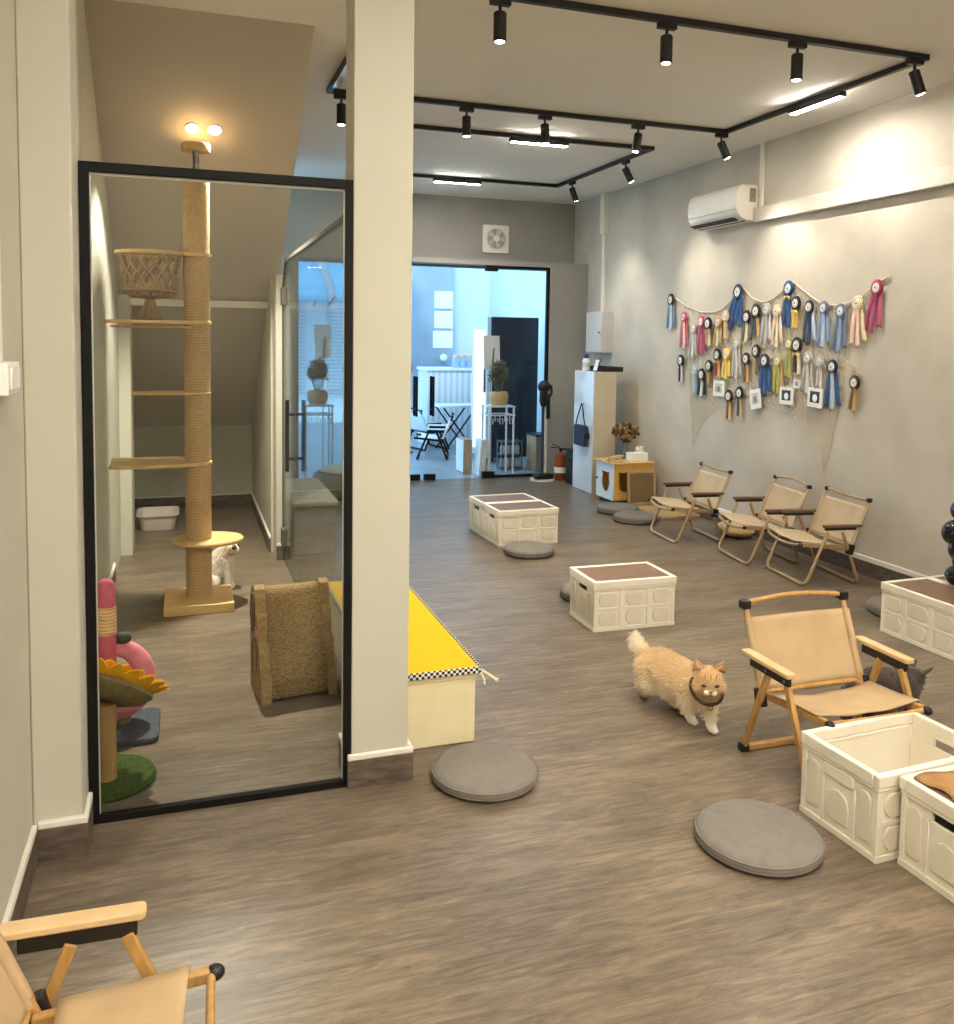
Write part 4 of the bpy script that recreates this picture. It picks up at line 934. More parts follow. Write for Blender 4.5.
RIB = [
 (7.365, 1.984, .065, .295, 'black', ('steel', 'paleblue', 'steel'), 'black rosette with grey blue tails at the far left end of the garland'),
 (7.128, 1.815, .058, .31, 'pink', ('pink', 'peach', 'pink'), 'slim pink rosette, second along the garland from its far end'),
 (6.958, 1.707, .057, .283, 'silver', ('silver', 'white', 'silver'), 'pale silver ribbon hanging between the two pink ones'),
 (6.833, 1.77, .061, .307, 'pink', ('pink', 'pink', 'magenta'), 'pink rosette touching a black one, fuller than the other small pink'),
 (6.708, 1.75, .065, .202, 'black', ('gold', 'cream'), 'black rosette with cream gold tails just right of the full pink one'),
 (6.572, 1.76, .059, .222, 'gold', ('gold', 'cream', 'gold'), 'gold rosette with gold tails under the first dip of the garland'),
 (6.446, 1.81, .054, .213, 'cream', ('cream', 'gold'), 'pale cream ribbon half behind the leaning blue one'),
 (6.297, 2.012, .074, .326, 'navy', ('blue', 'blue', 'blue', 'blue'), 'big blue ribbon with a dark ring leaning left under a garland peak'),
 (6.165, 1.799, .065, .221, 'black', ('grey', 'cream', 'grey'), 'black rosette with dark grey and cream tails right of the leaning blue one'),
 (6.042, 1.845, .069, .223, 'black', ('slate', 'gold'), 'black rosette with slate and gold tails left of the silver ribbon'),
 (5.907, 1.853, .058, .293, 'silver', ('silver', 'silver', 'white'), 'silver ribbon in the top row beside the cream one'),
 (5.776, 1.839, .056, .298, 'cream', ('peach', 'cream', 'peach'), 'cream peach ribbon in the top row left of the blue peak ribbon'),
 (5.648, 2.011, .067, .31, 'blue', ('blue', 'blue', 'paleblue'), 'upright blue ribbon with a gold bow at the middle peak of the garland'),
 (5.541, 1.893, .064, .204, 'brown', ('yellow', 'gold'), 'brown black rosette with yellow tails overlapping the upright blue ribbon'),
 (5.404, 1.86, .058, .289, 'slate', ('slate', 'navy', 'paleblue'), 'dark slate blue ribbon, first of the three bluish ones in the top row'),
 (5.248, 1.85, .057, .296, 'steel', ('sky', 'paleblue', 'sky'), 'light blue ribbon, middle of the three bluish ones in the top row'),
 (5.072, 1.823, .059, .303, 'steel', ('steel', 'sky', 'steel'), 'steel blue ribbon, third of the bluish ones in the top row'),
 (4.91, 1.873, .058, .308, 'cream', ('peach', 'peach', 'cream'), 'cream pink ribbon beside the magenta one at the near end'),
 (4.74, 1.973, .06, .311, 'magenta', ('magenta', 'magenta', 'pink'), 'magenta ribbon at the near right end of the garland'),
 (7.159, 1.408, .064, .216, 'black', ('black', 'white'), 'black and white ribbon hanging alone below the far end'),
 (6.918, 1.329, .057, .227, 'paleblue', ('paleblue', 'sky'), 'pale blue white ribbon low on the left beside a black rosette'),
 (6.797, 1.291, .064, .21, 'black', ('black', 'white', 'black'), 'black rosette with black and white tails next to the pale blue ribbon'),
 (6.689, 1.373, .063, .197, 'black', ('gold', 'darkgold'), 'black rosette with gold tails above the leftmost card'),
 (6.567, 1.476, .062, .201, 'black', ('red', 'gold'), 'black rosette with gold and red tails left of the yellow ribbon'),
 (6.431, 1.484, .061, .225, 'yellow', ('yellow', 'yellow', 'yellow'), 'bright yellow ribbon in the middle row'),
 (6.297, 1.576, .055, .31, 'silver', ('silver', 'white', 'silver'), 'long silver ribbon below the leaning blue one'),
 (6.151, 1.452, .06, .211, 'black', ('darkgold', 'gold'), 'black rosette with brown gold tails left of the middle blue ribbon'),
 (6.022, 1.519, .062, .2, 'black', ('gold', 'grey'), 'black rosette with gold and grey tails above the middle blue ribbon'),
 (5.906, 1.444, .067, .29, 'navy', ('blue', 'blue', 'blue'), 'blue ribbon with a dark ring in the middle of the lower rows'),
 (6.375, 1.126, .063, .215, 'black', ('darkgold', 'gold'), 'black rosette with brown tails, left one of the lowest pair'),
 (6.224, 1.163, .062, .215, 'black', ('slate', 'gold'), 'black rosette with dark tails, right one of the lowest pair'),
 (5.743, 1.449, .057, .278, 'olive', ('olive', 'olive', 'gold'), 'olive green ribbon, the lower of the two olive ones'),
 (5.616, 1.584, .054, .282, 'olive', ('olive', 'olive'), 'olive green ribbon, the higher one, beside a brown rosette'),
 (5.509, 1.575, .068, .228, 'brown', ('brown', 'cream'), 'brown black rosette with dark brown tails above a photo card'),
 (5.4, 1.479, .055, .274, 'silver', ('silver', 'white', 'silver'), 'silver ribbon above the rightmost photo card'),
 (5.265, 1.454, .053, .196, 'silver', ('white', 'white'), 'short white ribbon with a silver oval head left of the low blue one'),
 (5.132, 1.424, .06, .318, 'navy', ('blue', 'paleblue', 'blue'), 'long blue ribbon with pale edge low on the right'),
 (4.905, 1.323, .058, .208, 'brown', ('darkgold', 'gold'), 'brown rosette with brown and gold tails alone at the lower right'),
]
for i, (y, z, r, tl, rg, ts_, lb) in enumerate(RIB):
    ribbon_award(y, z, r, tl, rg, ts_, lb, lean=-.22 if i == 7 else (-.12 if i in (18, 37) else .05*math.sin(i*2.3)), bow={12: 'yellow', 13: 'yellow', 33: 'yellow', 4: 'gold', 23: 'gold'}.get(i), off=.016+.012*(i in (6, 33, 13, 4)), centre='paper')
def card(y, z, w, h, label, pic, rot=0):
    t = place('photo_card', label, 'card', y, z, 'photo cards on the net', .028); t.rotation_euler = (0, rot, -PI/2)
    f = MB().box((-w/2, -.004, -h/2), (w/2, .004, h/2)).build('card', 'paper', t, bevel=.001)
    MB().box((-w*.32, -.0055, -h*.26), (w*.32, -.0041, h*.32)).build('picture', pic, f)
    s = MB(); s.ell((w*.02, -.006, -h*.02), (w*.16, .0015, h*.2), 12, 8); s.build('portrait', 'paper' if pic == 'photo_dark' else 'sticker', f)
    MB().cyl((0, .0, h*.5), (0, -.008, h*.5), .006, n=10).build('clip', 'arm_wood', t)
card(6.526, 1.185, .165, .135, 'white card with a pale picture, leftmost on the net', 'photo_light')
card(6.006, 1.13, .135, .16, 'tilted white card with a grey picture left of the black photo', 'photo_light', -.18)
card(5.622, 1.182, .16, .135, 'white card with a black photo', 'photo_dark')
card(5.299, 1.191, .16, .145, 'rightmost white card with a photo, under the silver ribbon', 'photo_dark', .04)
card(5.506, 1.282, .075, .065, 'tiny cream tag half hidden above the black photo card', 'photo_light', .1)
# garland and net
GP = [(7.36, 2.02), (7.12, 1.92), (6.87, 1.86), (6.60, 1.86), (6.39, 1.96), (6.26, 2.04), (6.11, 1.95), (5.94, 1.92), (5.78, 1.97), (5.64, 2.06), (5.50, 1.99), (5.30, 1.89), (5.09, 1.87), (4.90, 1.92), (4.76, 2.0), (4.65, 2.04)]
gs = spline([(WR-.012, y, z) for y, z in GP], 6)
g = MB(); g.tube(gs, .006, 6)
for y, z in ((7.36, 2.02), (6.26, 2.04), (5.64, 2.06), (4.65, 2.04)): g.cyl((WR, y, z), (WR-.018, y, z), .007, n=8)
o = g.build('garland_cord', 'net'); tag(o, 'cream cord swagged in three dips along the wall holding the ribbons', 'cord')
NB = [(7.03, 1.79), (6.88, 1.51), (6.75, 1.20), (6.94, .63), (6.81, .84), (6.58, 1.01), (6.29, 1.09), (5.95, 1.09), (5.64, 1.05), (5.40, .94), (5.25, .79), (5.20, .62), (5.17, .89), (5.12, 1.11), (4.95, 1.23), (4.84, 1.31), (4.76, 1.6)]
bs = spline([(0, y, z) for y, z in NB[3:12]], 8); ts2 = gs
def at_(path, f_):
    k = f_*(len(path)-1); i = min(int(k), len(path)-2); return path[i].lerp(path[i+1], k-i)
nt = MB(); NV = 30
def netpt(u, v):
    a = at_(ts2, .06+.80*u); b_ = at_(bs, u); p = a.lerp(b_, v); return (WR-.006-.003*math.sin(20*u+9*v), p.y, p.z-.035*math.sin(PI*v)*abs(math.sin(5*PI*u)))
NU = 34
for k in range(NU+1):
    for sg in (-1, 1):
        pts = []
        for i in range(NV+1):
            v = i/NV; u = k/NU+sg*(.5/NU)*(1 if i % 2 else 0)
            pts.append(netpt(min(1, max(0, u)), v))
        nt.tube(pts, .0016, 4, caps=False)
nt.tube([netpt(u/40, 1) for u in range(41)], .002, 5)
for u in (0, 1): nt.tube([netpt(u, v/20) for v in range(21)], .0028, 5)
for sgn in range(8):                                                        # the loose right flap of the net
    a = netpt(.86+.02*sgn, .35); nt.tube(spline([a, (WR-.006, 5.05-.03*sgn, 1.50-.02*sgn), (WR-.006, 4.95, 1.36)], 5), .0016, 4, caps=False)
nt.tube(spline([netpt(1, .2), (WR-.006, 5.0, 1.6), (WR-.006, 4.9, 1.38)], 6), .003, 5)
o = nt.build('fishing_net', 'net'); tag(o, 'cream fishing net draped on the wall behind the ribbons', 'net')
# ------------------------------------------------------------------ cats
class Blob:
    def __init__(s): s.e = []
    def add(s, c, r):
        s.e.append((V(c), V(r if isinstance(r, (tuple, list)) else (r, r, r)))); return s
    def chain(s, pts, step=.008):
        for (a, ra), (b, rb) in zip(pts, pts[1:]):
            a, b = V(a), V(b); n = max(1, int((b-a).length/step))
            for i in range(n+1): s.add(a.lerp(b, i/n), ra+(rb-ra)*i/n)
        return s
    def body(s, name, m, parent, vox=.005, it=8):
        mb = MB()
        for c, r in s.e: mb.ell(c, tuple(r), 14, 9)
        o = mb.build(name, m, parent)
        k = o.modifiers.new('remesh', 'REMESH'); k.mode = 'VOXEL'; k.voxel_size = vox; k.use_smooth_shade = True
        k = o.modifiers.new('smooth', 'SMOOTH'); k.iterations = it; k.factor = .5
        return o
    def fur(s, name, m, parent, n, length, flow=(0, -.8, -.35), seed=1, skip=None, w=.0016):
        rd = random.Random(seed); mb = MB(); areas = [max(r)**2 for c, r in s.e]; tot = sum(areas); cum = []; a = 0
        for x in areas: a += x/tot; cum.append(a)
        import bisect
        made = 0; tries = 0; F = V(flow)
        while made < n and tries < n*12:
            tries += 1; i = min(bisect.bisect(cum, rd.random()), len(s.e)-1); c, r = s.e[i]
            d = V((rd.gauss(0, 1), rd.gauss(0, 1), rd.gauss(0, 1))).normalized(); p = c+V((d.x*r.x, d.y*r.y, d.z*r.z))
            if any(j != i and ((p-c2).x/r2.x)**2+((p-c2).y/r2.y)**2+((p-c2).z/r2.z)**2 < .93 for j, (c2, r2) in enumerate(s.e)): continue
            if p.z < .012 or (skip and skip(p)): continue
            nrm = V((d.x/r.x, d.y/r.y, d.z/r.z)).normalized()
            fl = F+V((rd.uniform(-.35, .35), rd.uniform(-.35, .35), rd.uniform(-.3, .3))); fl = fl-nrm*fl.dot(nrm)
            L = length(p)*rd.uniform(.6, 1.25); t1 = p+(nrm*.55+fl*.6)*L*.5; t2 = t1+(nrm*.12+fl*.9+V((0, 0, -.12)))*L*.6
            if t2.z < .004: t2.z = .004
            sd = nrm.cross(fl); sd = sd.normalized()*w if sd.length > 1e-5 else V((w, 0, 0)); b0 = p-nrm*.004
            mb.add([b0-sd, b0+sd, t1+sd*.7, t1-sd*.7, t2], [(0, 1, 2, 3), (3, 2, 4)]); made += 1
        return mb.build(name, m, parent, ang=180)
M['fur_cream'] = fur_mat('cream_fur', [(0, (236, 226, 206)), (.34, (232, 216, 186)), (.62, (218, 190, 146)), (1, (198, 160, 110))], noise=16, amp=.5, tail=(-.20, -.25))
M['fur_white'] = fur_mat('white_fur', [(0, (240, 234, 222)), (.7, (232, 222, 204)), (1, (224, 206, 180))], noise=12, amp=.4)
M['fur_grey'] = fur_mat('dark_grey_fur', [(0, (44, 36, 30)), (.5, (58, 48, 40)), (1, (72, 60, 50))], noise=14, amp=.5)
M['muzzle'] = mat('pale_muzzle', (226, 208, 176), (234, 218, 190), 60, .9); M['stripe'] = mat('tan_stripe', (176, 126, 74), (190, 142, 88), 60, .9)
M['eye'] = mat('cat_eye', (44, 34, 22), (58, 46, 28), 40, .1); M['nose'] = mat('cat_nose', (150, 88, 72), None, 20, .5)
M['inner_ear'] = mat('inner_ear', (214, 172, 134), (222, 182, 146), 20, .8); M['collar'] = mat('dark_collar', (60, 38, 26), (76, 50, 34), 40, .6); M['bell'] = mat('brass_bell', (196, 150, 70), (214, 170, 90), 20, .25, .9)
M['fur_dark'] = mat('dark_face_fur', (52, 44, 38), (84, 72, 62), 60, .9)
def ear(parent, base, tip, w, m, inner, fwd):
    b, t_ = V(base), V(tip); ax = (t_-b); side = ax.cross(V(fwd)).normalized(); f_ = V(fwd).normalized()
    mb = MB(); rows = []
    for i in range(7):
        q = i/6; hw = w*(1-q)**.8+.0015; c = b+ax*q
        rows.append([c+side*hw*u+f_*(-.006*(1-u*u)*(1-q)) for u in (-1, -.5, 0, .5, 1)])
    mb.grid([[tuple(p) for p in r] for r in rows]); e = mb.build('ear', m, parent, solid=.005)
    mb = MB(); mb.grid([[tuple(b+ax*(.12+.72*i/5)+side*w*.62*(1-i/5.3)*u+f_*.0035) for u in (-1, 0, 1)] for i in range(6)]); mb.build('inner_ear', inner, e, solid=.001)
# the walking cream cat
t = thing('cat', 'fluffy cream cat in a dark collar walking across the middle of the floor', 'cat', (1.988, 3.168, 0), PI+.17)
b = Blob()
b.chain([((0, -.160, .163), .066), ((0, -.11, .165), .080), ((0, -.02, .155), .086), ((0, .08, .158), .082), ((0, .135, .165), .070)], .02)
b.add((0, -.04, .122), (.076, .12, .070))
HP = V((0, .205, .205)); HR = Matrix.Rotation(-.62, 3, 'Z') @ Matrix.Rotation(-.22, 3, 'X'); HS = 1.13
def hp(p): return HP+V((.018, -.010, .030))+HR @ ((V(p)-HP)*HS)
def hr(r): return tuple(q*HS for q in r) if isinstance(r, tuple) else r*HS
b.chain([((0, .14, .175), .062), ((0, .18, .195), .056), (hp((0, .225, .213)), .050)], .015)
b.add((0, .155, .135), (.060, .050, .060))
for c_, r_ in (((0, .250, .222), (.053, .048, .046)), ((.030, .258, .205), (.031, .030, .027)), ((-.030, .258, .205), (.031, .030, .027)), ((0, .284, .204), (.024, .018, .016)), ((0, .280, .192), (.017, .016, .011)), ((0, .272, .24), (.03, .022, .022)), ((0, .285, .217), (.011, .013, .014))):
    b.add(hp(c_), hr(r_))
b.chain([((-.034, .135, .15), .045), ((-.034, .150, .105), .036), ((-.020, .180, .055), .026), ((-.008, .204, .018), .019), ((-.005, .222, .0155), .0170)])
b.chain([((.036, .115, .15), .045), ((.036, .100, .10), .035), ((.022, .098, .055), .026), ((.014, .104, .018), .019), ((.012, .122, .0155), .0170)])
b.chain([((.036, -.150, .155), .060), ((.044, -.115, .105), .050), ((.036, -.170, .07), .032), ((.024, -.212, .052), .024), ((.020, -.210, .018), .018), ((.020, -.188, .0155), .0165)])
b.chain([((-.036, -.14, .15), .060), ((-.046, -.075, .10), .048), ((-.040, -.09, .062), .031), ((-.034, -.098, .045), .024), ((-.030, -.06, .018), .018), ((-.030, -.038, .0155), .0165)])
b.chain([((0, -.205, .180), .028), ((.006, -.232, .195), .032), ((.012, -.255, .215), .033), ((.016, -.265, .240), .028), ((.017, -.268, .262), .018), ((.017, -.268, .278), .007)], .012)
bd = b.body('body', 'fur_cream', t)
def flen(p):
    d_ = (p-hp((0, .26, .22))).length
    if d_ < .085: return .012 if p.z > .20 else .022
    if p.y < -.22: return .030
    if p.z < .045: return .008
    return .028
nose_ = hp((0, .300, .212))
b.fur('coat', 'fur_cream', t, 6500, flen, seed=4, skip=lambda p: (p-nose_).length < .040)
FD = HR @ V((0, 1, .1))
for s in (-1, 1):
    ear(bd, hp((s*.034, .238, .252)), hp((s*.049, .234, .290)), .028, 'fur_cream', 'inner_ear', tuple(FD+HR @ V((s*.25, 0, 0))))
    ey = MB(); ey.ell(hp((s*.0215, .2915, .2265)), (.0115, .0092, .0062), 12, 8); ey.build('eye', 'eye', bd)
    m_ = MB(); m_.ell(hp((s*.011, .2970, .2015)), (.0165, .0125, .0125), 12, 8); m_.build('muzzle', 'muzzle', bd)
MB().ell(hp((0, .3050, .2105)), (.0068, .0060, .005), 10, 7).build('nose', 'nose', bd)
MB().tube([hp((-.010, .306, .196)), hp((0, .3095, .1985)), hp((.010, .306, .196))], .0014, 5).build('mouth', 'eye', bd)
for u in (-.016, 0, .016): MB().tube([hp((u, .2925-abs(u)*.25, .243)), hp((u*1.15, .289-abs(u)*.25, .256)), hp((u*1.3, .278, .268))], [.0016, .0030, .0012], 6).build('forehead_stripe', 'stripe', bd)
CC = V((.022, .198, .186)); CR = Matrix.Rotation(-.45, 3, 'Z') @ Matrix.Rotation(-.62, 3, 'X')
c = MB(); c.tube([CC+CR @ V((.064*math.cos(2*PI*i/32), .072*math.sin(2*PI*i/32), 0)) for i in range(32)], .007, 8, True); co_ = c.build('collar', 'collar', t)
MB().ell(CC+CR @ V((.0, .080, -.010)), .0105, 12, 8).build('bell', 'bell', co_)
# the white cat behind the cat tree
t = thing('cat', 'white cat with dark face patches sitting behind the base of the cat tree', 'cat', (.185, 5.60, 0), -PI/2-.35)
b = Blob(); b.chain([((0, -.06, .085), .084), ((0, -.02, .14), .074), ((0, .02, .20), .060), ((0, .045, .235), .050)], .015)
b.add((0, .075, .262), (.050, .048, .044)).add((0, .113, .252), (.024, .022, .018)).add((0, .05, .20), (.048, .046, .06))
for s in (-1, 1):
    b.chain([((s*.026, .045, .18), .030), ((s*.026, .06, .10), .022), ((s*.025, .065, .03), .018), ((s*.025, .082, .016), .017)])
    b.add((s*.062, -.04, .065), (.042, .07, .055)).chain([((s*.068, .0, .018), .018), ((s*.07, .045, .015), .016)])
b.chain([((0, -.14, .03), .026), ((.08, -.15, .028), .026), ((.13, -.08, .028), .026), ((.13, .0, .026), .018)], .014)
bd = b.body('body', 'fur_white', t)
b.fur('coat', 'fur_white', t, 2600, lambda p: .006 if p.z < .05 or p.y > .08 else .024, flow=(0, -.2, -.9), seed=9)
for s in (-1, 1):
    ear(bd, (s*.030, .065, .294), (s*.043, .065, .337), .020, 'fur_dark', 'inner_ear', (s*.2, 1, .1))
    MB().ell((s*.026, .107, .272), (.019, .014, .016), 14, 9).build('face_patch', 'fur_dark', bd); MB().ell((s*.022, .121, .270), (.007, .004, .006), 10, 7).build('eye', 'eye', bd)
MB().ell((0, .135, .257), (.006, .004, .0045), 10, 7).build('nose', 'nose', bd)
# the dark cat behind the khaki chair
t = thing('cat', 'dark grey cat crouching on the floor behind the arm of the khaki chair', 'cat', (2.84, 2.88, 0), -PI/2-.1)
b = Blob(); b.chain([((0, -.12, .10), .085), ((0, -.04, .12), .095), ((0, .05, .12), .085), ((0, .10, .14), .06)], .018)
b.chain([((0, .09, .155), .05), ((0, .11, .165), .045)], .012); b.add((0, .125, .165), (.052, .046, .045)).add((0, .162, .148), (.024, .020, .018))
for s in (-1, 1):
    b.chain([((s*.04, .07, .09), .035), ((s*.035, .11, .03), .022), ((s*.034, .135, .016), .018)]); b.add((s*.07, -.08, .06), (.04, .075, .055)).chain([((s*.075, -.04, .017), .018), ((s*.075, .0, .016), .017)])
b.chain([((0, -.20, .03), .028), ((.08, -.20, .028), .028), ((.14, -.12, .028), .026), ((.14, -.03, .026), .018)], .014)
bd = b.body('body', 'fur_grey', t)
b.fur('coat', 'fur_grey', t, 2400, lambda p: .006 if p.z < .04 or p.y > .17 else .018, seed=12)
for s in (-1, 1):
    ear(bd, (s*.034, .135, .192), (s*.050, .180, .222), .021, 'fur_grey', 'fur_dark', (s*.3, 1, .1)); MB().ell((s*.021, .163, .170), (.008, .005, .006), 10, 7).build('eye', 'eye', bd)
MB().ell((0, .1815, .152), (.006, .004, .0045), 10, 7).build('nose', 'eye', bd)

# ------------------------------------------------------------------ outside the shopfront
struct(B((-6, YF+.1, -.1), (9, 16, -.002), 'floor_terrace', 'out_floor', bevel=0))
struct(B((-14, 16, -.12), (16, 40, -.01), 'ground_street', 'road', bevel=0))
struct(B((4.75, YF+.1, 0), (4.85, 14, 4.2), 'wall_terrace_right', 'out_wall', bevel=0))
struct(B((3.55, 13.6, 0), (4.75, 13.75, 4.2), 'wall_terrace_back', 'out_wall', bevel=0))
struct(B((3.34, 13.2, 0), (3.98, 13.55, 4.2), 'trim_5', 'out_grey', bevel=.01))
t = thing('street_building', 'pale blue shop building across the street beyond the left pane', 'building', (2.5, 24, 0))
B((-7, 0, 0), (9, 3, 9), 'facade', 'out_wall', t, bevel=0)
for k in range(6): B((-6+2.4*k, -.08, .1), (-4.2+2.4*k, 0, 2.6), 'shutter', 'shutter', t)
for k in range(6):
    w = B((-5.9+2.4*k, -.06, 4.4), (-4.3+2.4*k, 0, 6.0), 'window', 'out_grey', t); B((-5.8+2.4*k, -.07, 4.5), (-4.4+2.4*k, -.061, 5.9), 'pane', 'fridge_black', w)
for k in range(3):
    a = thing('awning', 'sloping blue awning on the building across the street, '+('farthest left', 'middle one', 'farthest right')[k], 'awning', (-2.2+2.9*k, 23.9, 2.7), 0, 'awnings across the street')
    cl = MB(); cl.grid([[(x, -1.8*v, .9*(1-v)) for x in [2.7*i/9 for i in range(10)]] for v in (0, .5, 1)]); cl.grid([[(2.7*i/9, -1.8, .0-.25*v-(.05 if i % 2 and v else 0)) for i in range(10)] for v in (0, 1)]); cl.build('canopy', 'awning', a, solid=.02)
    for x in (.1, 2.6): MB().cyl((x, -1.75, .0), (x, 0, -.3), .03).build('strut', 'steel', a)
# counter and what stands on it
t = thing('counter', 'long white fluted counter on the terrace beyond the glass doors', 'counter', (3.36, 12.3, 0))
B((0, 0, 0), (1.35, .55, 1.10), 'fluted_front', 'fluted', t); B((-.02, -.03, 1.10), (1.36, .57, 1.14), 'worktop', 'frost', t)
t0_ = None
names = ['first', 'second', 'third', 'fourth', 'fifth', 'sixth']
for k in range(6):
    x = 3.82+.105*k
    a = thing('jar', 'peach lidded jar on the white counter, '+names[k]+' from the pillar', 'jar', (x, 12.42, 1.1405), 0, 'jars on the counter')
    MB().lathe([(0, 0), (.044, 0), (.047, .01), (.047, .13), (.035, .15), (0, .15)], 18).build('body', 'jarglass', a); MB().lathe([(.04, .148), (.045, .152), (.045, .19), (0, .195)], 18).build('lid', 'peach', a)
for k in range(3):
    o = B((3.70-.02*(k == 0), 13.185, 1.42+.31*k), (4.0, 13.198, 1.69+.31*k), 'notice_sheet', 'paper', bevel=0)
    tag(o, ('lowest', 'middle', 'topmost')[k]+' of three pale sheets pinned on the terrace pillar', 'notice', 'sheets on the terrace pillar')
t = thing('wall_lamp', 'small round lamp on the terrace pillar under the pinned sheets', 'lamp', (3.82, 13.19, 1.27))
MB().cyl((0, 0, 0), (0, -.10, 0), .02).build('arm', 'steel', t); MB().ell((0, -.13, .0), (.06, .06, .06)).build('globe', 'frost', t)
# black drinks fridge
t = thing('drinks_fridge', 'tall black fridge with a bright white glass door outside the entrance', 'fridge', (3.64, 10.42, 0))
B((.03, 0, .06), (.68, .62, 1.86), 'cabinet', 'fridge_black', t, bevel=.008); f = MB(); f.box((-.02, 0, .06), (.03, .05, 1.86)); f.box((-.02, .57, .06), (.03, .62, 1.86)); f.box((-.02, .05, .06), (.03, .57, .14)); f.box((-.02, .05, 1.70), (.03, .57, 1.86)); f.build('door_frame', 'frost', t, bevel=.004)
B((-.005, .05, .14), (.028, .57, 1.70), 'door_glass', 'showcase', t, bevel=0); B((-.045, .04, .9), (-.02, .06, 1.2), 'door_handle', 'steel', t)
for x in (.08, .6):
    for y in (.06, .5): MB().cyl((x, y, 0), (x, y, .06), .025).build('foot', 'black', t)
# plant stands
def plant(label, label2, label3, x, y, dark, s):  # dark: silhouette shade put into the stand and plant colours
    t = thing('plant_stand', label, 'plant stand', (x, y, 0), 0, 'white wire plant stands')
    for a in (-.15, .15):
        for b_ in (-.12, .12): MB().box((a-.009, b_-.009, 0), (a+.009, b_+.009, .80)).build('leg', 'frost' if not dark else 'ebox', t)
    for z in (.70, .80):
        r = MB()
        for b_ in (-.12, .12): r.box((-.17, b_-.008, z-.008), (.17, b_+.008, z+.008))
        for a in (-.15, .15): r.box((a-.008, -.112, z-.008), (a+.008, .112, z+.008))
        r.build('rail', 'frost' if not dark else 'ebox', t)
    fr_ = MB()
    for k in range(5):
        q = -.12+.06*k
        fr_.tube([(q-.02, -.12, .69), (q-.02, -.12, .60+.03*(k % 2)), (q+.015, -.12, .60+.03*(k % 2)), (q+.015, -.12, .66), (q, -.12, .66)], .006, 5)
    fr_.build('fretwork', 'frost' if not dark else 'ebox', t)
    p = MB(); p.box((-.14, -.11, .808), (.14, .11, .814)); p.build('top_plate', 'frost', t)
    pt = thing('potted_plant', label2, 'plant', (x, y, .8145), 0, 'dry potted plants on the stands')
    MB().lathe([(0, 0), (.09, 0), (.115, .05), (.118, .12), (.10, .155), (.09, .155), (.09, .13), (0, .12)], 28).build('pot', 'wicker' if not dark else 'board', pt)
    rd = random.Random(int(x*100)); lf = MB()
    for k in range(340):
        a = rd.uniform(0, 2*PI); el = rd.uniform(-.3, 1.4); R_ = rd.uniform(.4, 1)
        q = V((.125*R_*math.cos(a)*math.cos(el), .11*R_*math.sin(a)*math.cos(el), .33+.19*R_*math.sin(el))); d = V((rd.gauss(0, 1), rd.gauss(0, 1), rd.gauss(.5, 1))).normalized()*.05; sd = d.orthogonal().normalized()*.009
        lf.add([q-d, q+sd, q+d, q-sd], [(0, 1, 2, 3)])
    for k in range(14):
        a = 2*PI*k/14; lf.tube([(.02*math.cos(a), .02*math.sin(a), .12), (.10*math.cos(a), .09*math.sin(a), .38)], .003, 4)
    lf.build('foliage', 'leaf_dark' if dark else 'leaf', pt)
    return t
plant('white wire plant stand just outside the right hand glass panel', 'dry bushy plant in a wicker pot on the right hand stand', '', 3.47, 9.56, False, 1)
plant('white wire stand coloured as a grey silhouette outside the left pane, seen through corridor glass', 'bushy plant coloured as a dark silhouette on the stand outside the left pane', '', 1.42, 9.95, True, 1)
def sign(x, y, z, label, lean=.08):
    t = thing('sign_board', label, 'sign', (x, y, z), 0, 'white sign cards by the plants')
    MB().prism([(-.10, 0), (.10, .0), (.085, .40), (-.115, .40)], .008, Matrix(((1, 0, 0, 0), (0, 0, -1, 0), (0, 1, 0, 0), (0, 0, 0, 1)))).build('card', 'paper', t)
    MB().prism([(-.012, .02), (.018, .02), (.028, .26), (.004, .24)], .003, Matrix(((1, 0, 0, 0), (0, 0, -1, -.0081), (0, 1, 0, 0), (0, 0, 0, 1)))).build('printed_shape', 'sticker', t)
    p = MB(); p.tube([(0, .01, 0), (0, .01, -z)], .008, 6); p.lathe([(0, -z), (.08, -z), (.08, -z+.01), (0, -z+.012)], 20); p.build('post', 'ebox', t)
sign(3.47, 9.80, 1.22, 'white sign card standing behind the plant at the right hand glass')
sign(1.53, 10.25, 1.32, 'white sign card standing behind the plant outside the left pane')
# boxes and basket by the doors
t = thing('storage_box', 'brown carton with a white side on the terrace beside the plant stand, left one', 'box', (3.08, 9.64, 0)); B((0, 0, 0), (.10, .30, .40), 'carton', 'board', t); B((-.006, .01, .01), (-.0005, .29, .39), 'label', 'paper', t)
t = thing('storage_box', 'tilted white board box between the carton and the plant stand', 'box', (3.195, 9.42, 0)); MB().prism([(0, 0), (.075, 0), (.10, .42), (.025, .42)], .20, Matrix(((1, 0, 0, 0), (0, 0, 1, 0), (0, 1, 0, 0), (0, 0, 0, 1)))).build('carton', 'paper', t, bevel=.004); B((.085, .02, .0), (.10, .18, .30), 'flap', 'board', t)
t = thing('wire_rack', 'small grey rack of round tins behind the right hand plant stand', 'rack', (3.62, 9.82, 0))
fr_ = MB()
for x in (0, .26):
    for y in (0, .16): fr_.box((x-.006, y-.006, 0), (x+.006, y+.006, .36))
for z in (.02, .18, .34): fr_.box((-.006, -.006, z-.005), (.266, .166, z+.005))
fr_.build('frame', 'steel', t)
for z in (.025, .185):
    for k in range(4): a = tag(MB().lathe([(0, 0), (.028, 0), (.03, .01), (.03, .09), (.026, .10), (0, .10)], 14).build('tin', 'ebox', None, loc=(3.66+.062*k, 9.90, z+.0005)), 'small grey tin on the '+('lower' if z < .1 else 'upper')+' shelf of the rack, '+names[k]+' from the carton side', 'tin', 'tins on the rack')
